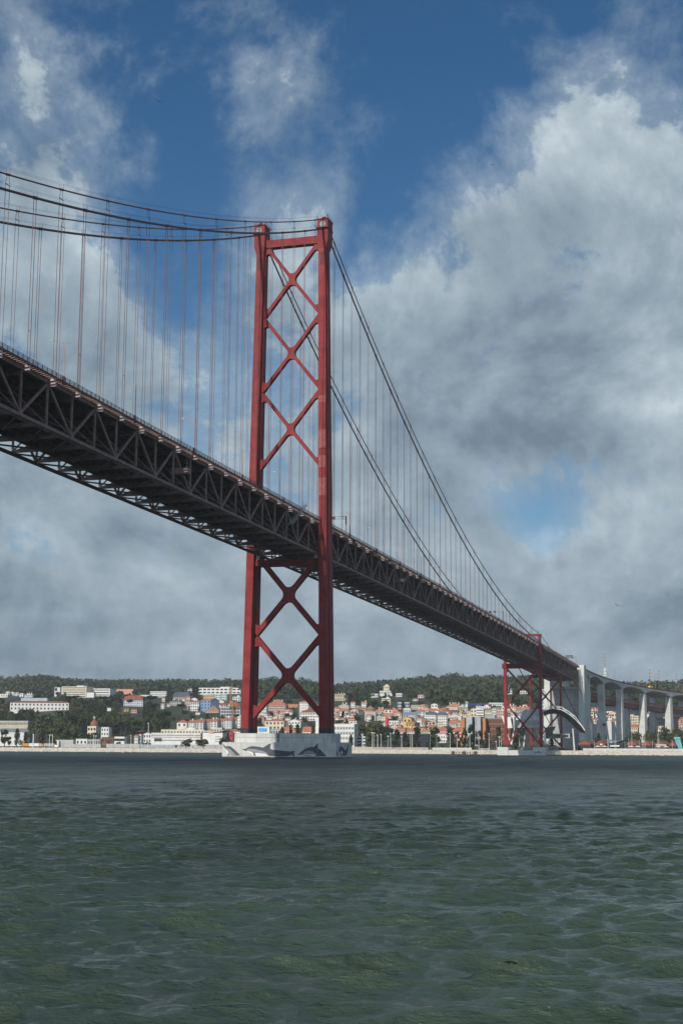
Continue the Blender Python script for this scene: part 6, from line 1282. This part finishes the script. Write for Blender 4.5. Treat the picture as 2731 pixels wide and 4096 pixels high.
for i, (x, yt_, th, k) in enumerate([(133, 2937, .45, 'w'), (46, 2947, .22, 'w'), (198, 2940, .22, 'w'), (210, 2940, .22, 'w'), (375, 2940, .2, 'w'), (383, 2944, .14, 'w'), (524, 2942, .2, 'w'), (592, 2893, .2, 'w'), (717, 2968, .14, 'w'), (780, 2940, .12, 'w'), (866, 2950, .12, 'w'), (1448, 2937, .18, 'w'), (1451, 2942, .14, 'w'), (1488, 2930, .16, 'w'), (1494, 2932, .14, 'w'), (1510, 2940, .2, 'w'), (1524, 2938, .16, 'w'), (1551, 2945, .12, 'w'), (1562, 2933, .3, 'g'), (1606, 2945, .16, 'w'), (1641, 2933, .16, 'w'), (1648, 2934, .16, 'w'), (1720, 2934, .14, 'g'), (1746, 2938, .14, 'g'), (1799, 2934, .18, 'w'), (1827, 2940, .16, 'w'), (1878, 2935, .16, 'w'), (1914, 2940, .16, 'w'), (1955, 2934, .18, 'w'), (1996, 2948, .16, 'w'), (2004, 2964, .14, 'w'), (1984, 2966, .12, 'w')]):
    p = onY(x, 2996, 503); p.z = 3.3; d = ray(x, yt_); h = CAM.z + d.z * ((503 - CAM.y) / d.y) - 3.3
    o = empty('lamp_mast', p, label='tall %s lamp mast on the promenade, %s mast from the left' % ({'w': 'white', 'g': 'pale green'}[k], nth(i)), cat='lamp mast', group='%s lamp masts on the promenade' % {'w': 'white', 'g': 'pale green'}[k])
    link('pole', MB().tube([(0, 0, 0), (0, 0, h)], [th, th * .7], 6).mesh('pole', POLEM[k]), o, Matrix.Translation(p))
    hd = MB(); hd.loft([[(-.9, -.2, h - .1), (.2, -.2, h - .1), (.2, .2, h - .1), (-.9, .2, h - .1)], [(-.7, -.12, h + .18), (.1, -.12, h + .22), (.1, .12, h + .22), (-.7, .12, h + .18)]])
    if i % 3 == 2: hd.loft([[(.2, -.2, h - .1), (1.1, -.2, h - .1), (1.1, .2, h - .1), (.2, .2, h - .1)], [(.3, -.12, h + .22), (.9, -.12, h + .18), (.9, .12, h + .18), (.3, .12, h + .22)]])
    link('lamp_head', hd.mesh('lamp_head', WHITEP), o, Matrix.Translation(p))
J = empty('jetty', (onY(1857, 3014, 470).x, 470, 0), label='dark timber jetty on posts at the foot of the quay', cat='jetty'); ja, jb = onY(1808, 3010, 468).x, onY(1907, 3010, 468).x; TIM = mat('wet_timber', (.07, .05, .045), .8, .25, 1.5)
MB().box(ja, jb, 466, 473, 1.7, 2.1).build('deck', mat('jetty_deck', (.22, .18, .16), .8, .2, 1), J)
for i in range(3): x = ja + .8 + (jb - ja - 1.6) * i / 2; boxo('fender_post', x - .9, x + .9, 465.6, 467.2, -2, 2.4, TIM, J)
for i in range(9): x = ja + 1 + (jb - ja - 2) * i / 8; boxo('pile', x - .18, x + .18, 468, 468.4, -2, 1.7, TIM, J)
ORG = mat('orange_vehicle_paint', (.58, .24, .03), .4, .05)
for x, m1, m2, lb, L in ((116, ORG, ORG, 'orange lorry parked on the left waterfront', 9), (148, ORG, WHITEP, 'white and orange lorry parked beside the thick white mast', 11), (204, ORG, CONCG, 'grey and orange lorry parked right of the thick white mast', 10)):
    p = onY(x, 2990, 512); p.z = 3.35; lorry(p, math.pi + .15, m1, m2, lb, L)
def car(p, rz, m, label, group=None):
    o = empty('parked_car', p, label=label, cat='car', group=group); R = Matrix.Translation(p) @ Matrix.Rotation(rz, 4, 'Z')
    def sec(x, z0, z1, w): return [(x, -w, z0), (x, w, z0), (x, w, z1), (x, -w, z1)]
    link('body', MB().loft([sec(-2.1, .4, .75, .75), sec(-1.9, .3, .9, .85), sec(0, .3, .95, .88), sec(1.9, .3, .9, .85), sec(2.1, .4, .7, .78)]).mesh('body', m), o, R)
    link('cabin', MB().loft([[(-1.6, -.8, .9), (1.1, -.8, .9), (1.1, .8, .9), (-1.6, .8, .9)], [(-1.1, -.65, 1.45), (.5, -.65, 1.45), (.5, .65, 1.45), (-1.1, .65, 1.45)]]).mesh('cabin', GLASS), o, R)
    for x in (-1.3, 1.3):
        for y in (-.9, .72): link('wheel', MB().tube([(x, y, .32), (x, y + .18, .32)], .32, 10).mesh('wheel', TY), o, R)
for x, c_, lb in ((1926, (.6, .6, .6), 'white car parked under the trees before the hotel'), (1950, (.5, .5, .52), 'silver car parked right of the white one before the hotel'), (1970, (.08, .09, .11), 'dark car parked before the brown hotel wing'), (1508, (.35, .05, .05), 'red car parked behind the beige promenade wall'), (228, (.25, .27, .3), 'grey car parked near the grandstand')):
    p = onY(x, 2996, 506); p.z = 3.35; car(p, .2, mat('car_paint_%d' % x, c_, .35, .04), lb)
def person_mesh():
    me = bpy.data.meshes.new('person'); J_ = [(0, 0, .95), (0, 0, 1.2), (0, 0, 1.42), (0, 0, 1.55), (0, .01, 1.68), (.19, 0, 1.4), (.25, .03, 1.12), (.27, -.03, .86), (-.19, 0, 1.4), (-.25, -.03, 1.12), (-.27, .05, .86), (.1, 0, .88), (.11, -.05, .48), (.11, .06, .06), (.11, -.09, .03), (-.1, 0, .88), (-.11, .06, .48), (-.11, .16, .06), (-.11, .02, .03)]
    E_ = [(0, 1), (1, 2), (2, 3), (3, 4), (2, 5), (5, 6), (6, 7), (2, 8), (8, 9), (9, 10), (0, 11), (11, 12), (12, 13), (13, 14), (0, 15), (15, 16), (16, 17), (17, 18)]
    me.from_pydata(J_, E_, []); o = bpy.data.objects.new('tmp', me); col.objects.link(o); md = o.modifiers.new('s', 'SKIN')
    for v, rr in zip(me.skin_vertices[0].data, (.15, .15, .15, .06, .11, .07, .05, .04, .07, .05, .04, .1, .07, .05, .04, .1, .07, .05, .04)): v.radius = (rr, rr)
    me.skin_vertices[0].data[0].use_root = True
    o.modifiers.new('b', 'SUBSURF').levels = 1
    dg = bpy.context.evaluated_depsgraph_get(); out = bpy.data.meshes.new_from_object(o.evaluated_get(dg)); bpy.data.objects.remove(o); return out
PMESH = person_mesh()
for x, c_, lb, Y in ((771, (.03, .03, .04), 'person in dark clothes walking on the grass between the leaning trees', 500), (861, (.05, .05, .06), 'person in dark clothes standing left of the pier', 500), (1569, (.08, .03, .05), 'person in a dark red top beside the green lamp mast', 492), (1575, (.05, .06, .10), 'person in dark blue right of the green lamp mast', 492), (1910, (.04, .04, .04), 'person in black standing above the jetty', 490), (1985, (.03, .03, .03), 'person in black walking before the hotel', 490), (2352, (.06, .09, .14), 'person in blue on the dock terrace near the anchorage', 512), (2366, (.5, .5, .5), 'person in a white top on the dock terrace', 512), (2443, (.05, .05, .06), 'person in dark clothes under the blue roofed restaurant', 512), (2529, (.5, .48, .45), 'person in pale clothes between the parasols', 512)):
    p = onY(x, 3000, Y); me = PMESH.copy(); me.materials.clear(); me.materials.append(mat('clothes_%d' % x, c_, .8, .1, 2)); link('person', me, None, Matrix.Translation((p.x, Y, 3.38 if Y != 500 else 3.4)), label=lb, cat='person')

# ------------------------------------------------------------------ cranes, hilltop masts, birds
def lattice(mb, p, q, w, n):
    p, q = Vector(p), Vector(q); d = (q - p).normalized(); a = d.cross(Vector((0, 1, 0)) if abs(d.y) < .9 else Vector((1, 0, 0))).normalized() * w / 2; b = d.cross(a).normalized() * w / 2
    cs = (a + b, a - b, -a - b, -a + b)
    for c in cs: mb.beam(p + c, q + c, w * .14)
    for i in range(n):
        u0, u1 = p.lerp(q, i / n), p.lerp(q, (i + 1) / n)
        for k in range(4): mb.beam(u0 + cs[k], u1 + cs[(k + 1) % 4], w * .1)
def crane(x, yt_, yb_, jl, jr, m, mj, label, jy):
    p = hit(x, yb_); d = ray(x, yt_); zt = CAM.z + d.z * ((p.y - CAM.y) / d.y); s_ = (p - CAM).dot(fw) / FPX; o = empty('tower_crane', p, label=label, cat='crane')
    mb = MB(); lattice(mb, p - Vector((0, 0, 2)), (p.x, p.y, zt), 1.9, 14); mb.build('mast', m, o)
    d = ray(x, jy); zj = CAM.z + d.z * ((p.y - CAM.y) / d.y); mb = MB(); lattice(mb, (p.x - jl * s_, p.y, zj), (p.x + jr * s_, p.y, zj), 1.3, 24); mb.build('jib', mj, o)
    boxo('cab', p.x - 1, p.x + 1, p.y - 1.4, p.y + 1, zj - 2.6, zj - .4, m, o); boxo('counterweight', p.x - jl * s_, p.x - jl * s_ + 3, p.y - .7, p.y + .7, zj - 2.2, zj, CONCG, o)
CO = mat('orange_crane_paint', (.40, .17, .03), .5, .08); CB = mat('blue_crane_paint', (.04, .10, .42), .5, .05)
crane(921, 2746, 2862, 4, 6, CO, CO, 'tall orange tower crane beside the left tower leg', 2752)
crane(930, 2811, 2870, 20, 34, CO, CO, 'lower orange tower crane over the concrete frame', 2817)
crane(1866, 2806, 2866, 22, 82, WHITEP, CB, 'white tower crane with a long blue jib above the hotel', 2817)
REDW = (mat('mast_red', (.22, .10, .10), .6, .05), mat('mast_white', (.40, .40, .41), .6, .05))
def hillmast(x, yt_, yb_, w, label, pods=False):
    d = ray(x, yb_); Y = Y_RIDGE - 40; p = CAM + d * ((Y - CAM.y) / d.y); d2 = ray(x, yt_); zt = CAM.z + d2.z * ((Y - CAM.y) / d2.y); o = empty('radio_mast', (p.x, p.y, p.z - 8), label=label, cat='mast')
    n = 10; z0 = p.z if not pods else p.z + (zt - p.z) * .42
    for i in range(n):
        a, b = z0 + (zt - z0) * i / n, z0 + (zt - z0) * (i + 1) / n; MB().tube([(p.x, p.y, a), (p.x, p.y, b)], w * (1 - .3 * i / n), 6).build('section', REDW[i % 2], o)
    boxo('base', p.x - w, p.x + w, p.y - w, p.y + w, p.z - 30, z0, mat('mast_grey', (.34, .35, .36), .7, .05), o)
    if pods:
        for i, (r_, zz) in enumerate(((3.4, .08), (4.0, .16), (3.6, .24), (2.8, .33), (2.0, .40))): MB().lathe((p.x, p.y, p.z + (zt - p.z) * zz), [(r_ * .6, -1.5), (r_, -1), (r_, 1.4), (r_ * .6, 2.2)], 12).build('platform', CONCW, o)
        MB().lathe((p.x, p.y, p.z - 8), [(1.8, 0), (1.5, 30), (1.2, (zt - p.z) * .42 + 8)], 10).build('shaft', CONCW, o)
hillmast(2419, 2607, 2722, 1.0, 'communications tower with round platforms and a red and white mast', True)
hillmast(2598, 2669, 2740, 1.3, 'taller red and white radio mast on the hill at the right')
hillmast(2634, 2675, 2742, 1.0, 'thinner radio mast beside the tall red and white one')
hillmast(2705, 2690, 2738, .9, 'radio mast furthest right on the hill')
hillmast(2456, 2668, 2728, .7, 'faint radio mast just right of the communications tower')
hillmast(1506, 2678, 2752, .5, 'thin radio mast above the wooded hill right of the tower')
hillmast(1418, 2715, 2752, .4, 'short thin radio mast nearest the tower on the right')
hillmast(1374, 2725, 2754, .35, 'shortest radio mast beside the right tower leg')
hillmast(678, 2706, 2735, .4, 'thin pole on the ridge above the tiered conifer')
hillmast(465, 2738, 2760, .4, 'flagpole beside the salmon coloured building')
BIRD = mat('gull_grey', (.40, .40, .40), .7, .1); BDK = mat('dark_bird', (.04, .04, .045), .7, .1)
for x, y, dist, m, lb, s_ in ((2466, 2421, 260, BIRD, 'gull gliding low at the right above the river', 1.0), (632, 404, 300, BDK, 'small dark bird high in the upper left sky', .9), (1970, 660, 330, BDK, 'tiny dark bird in the sky right of the tower top', .7)):
    c = CAM + ray(x, y) * dist; o = empty('bird', c, label=lb, cat='bird'); M_ = Matrix.Translation(c) @ Matrix.Rotation(.5, 4, 'Z') @ Matrix.Rotation(.35, 4, 'Y') @ Matrix.Scale(s_, 4)
    link('body', MB().tube([(0, -.28, 0), (0, -.1, .02), (0, .12, .02), (0, .34, -.01)], [.03, .08, .07, .02], 8).mesh('body', m, True), o, M_)
    for k in (1, -1): link('wing', MB().loft([[(k * .05, -.1, .04), (k * .05, .12, .04), (k * .05, .12, .06), (k * .05, -.1, .06)], [(k * .4, -.14, .16), (k * .4, .08, .16), (k * .4, .08, .175), (k * .4, -.14, .175)], [(k * .75, .06, .08), (k * .75, .1, .08), (k * .75, .1, .09), (k * .75, .06, .09)]]).mesh('wing', m), o, M_)

# ------------------------------------------------------------------ the slightly hazy air over the river
hz = bpy.data.materials.new('river_haze'); hz.use_nodes = True; t = hz.node_tree
for n in list(t.nodes):
    if n.type != 'OUTPUT_MATERIAL': t.nodes.remove(n)
pv = t.nodes.new('ShaderNodeVolumePrincipled'); pv.inputs['Color'].default_value = (.86, .92, 1.0, 1); pv.inputs['Density'].default_value = HAZE; pv.inputs['Anisotropy'].default_value = 0.0
t.links.new(pv.outputs[0], [n for n in t.nodes if n.type == 'OUTPUT_MATERIAL'][0].inputs['Volume'])
MB().box(-3100, 3100, -3100, 3650, -6, 330).build('haze', hz, kind='stuff', label='thin bluish haze over the river and the far shore')
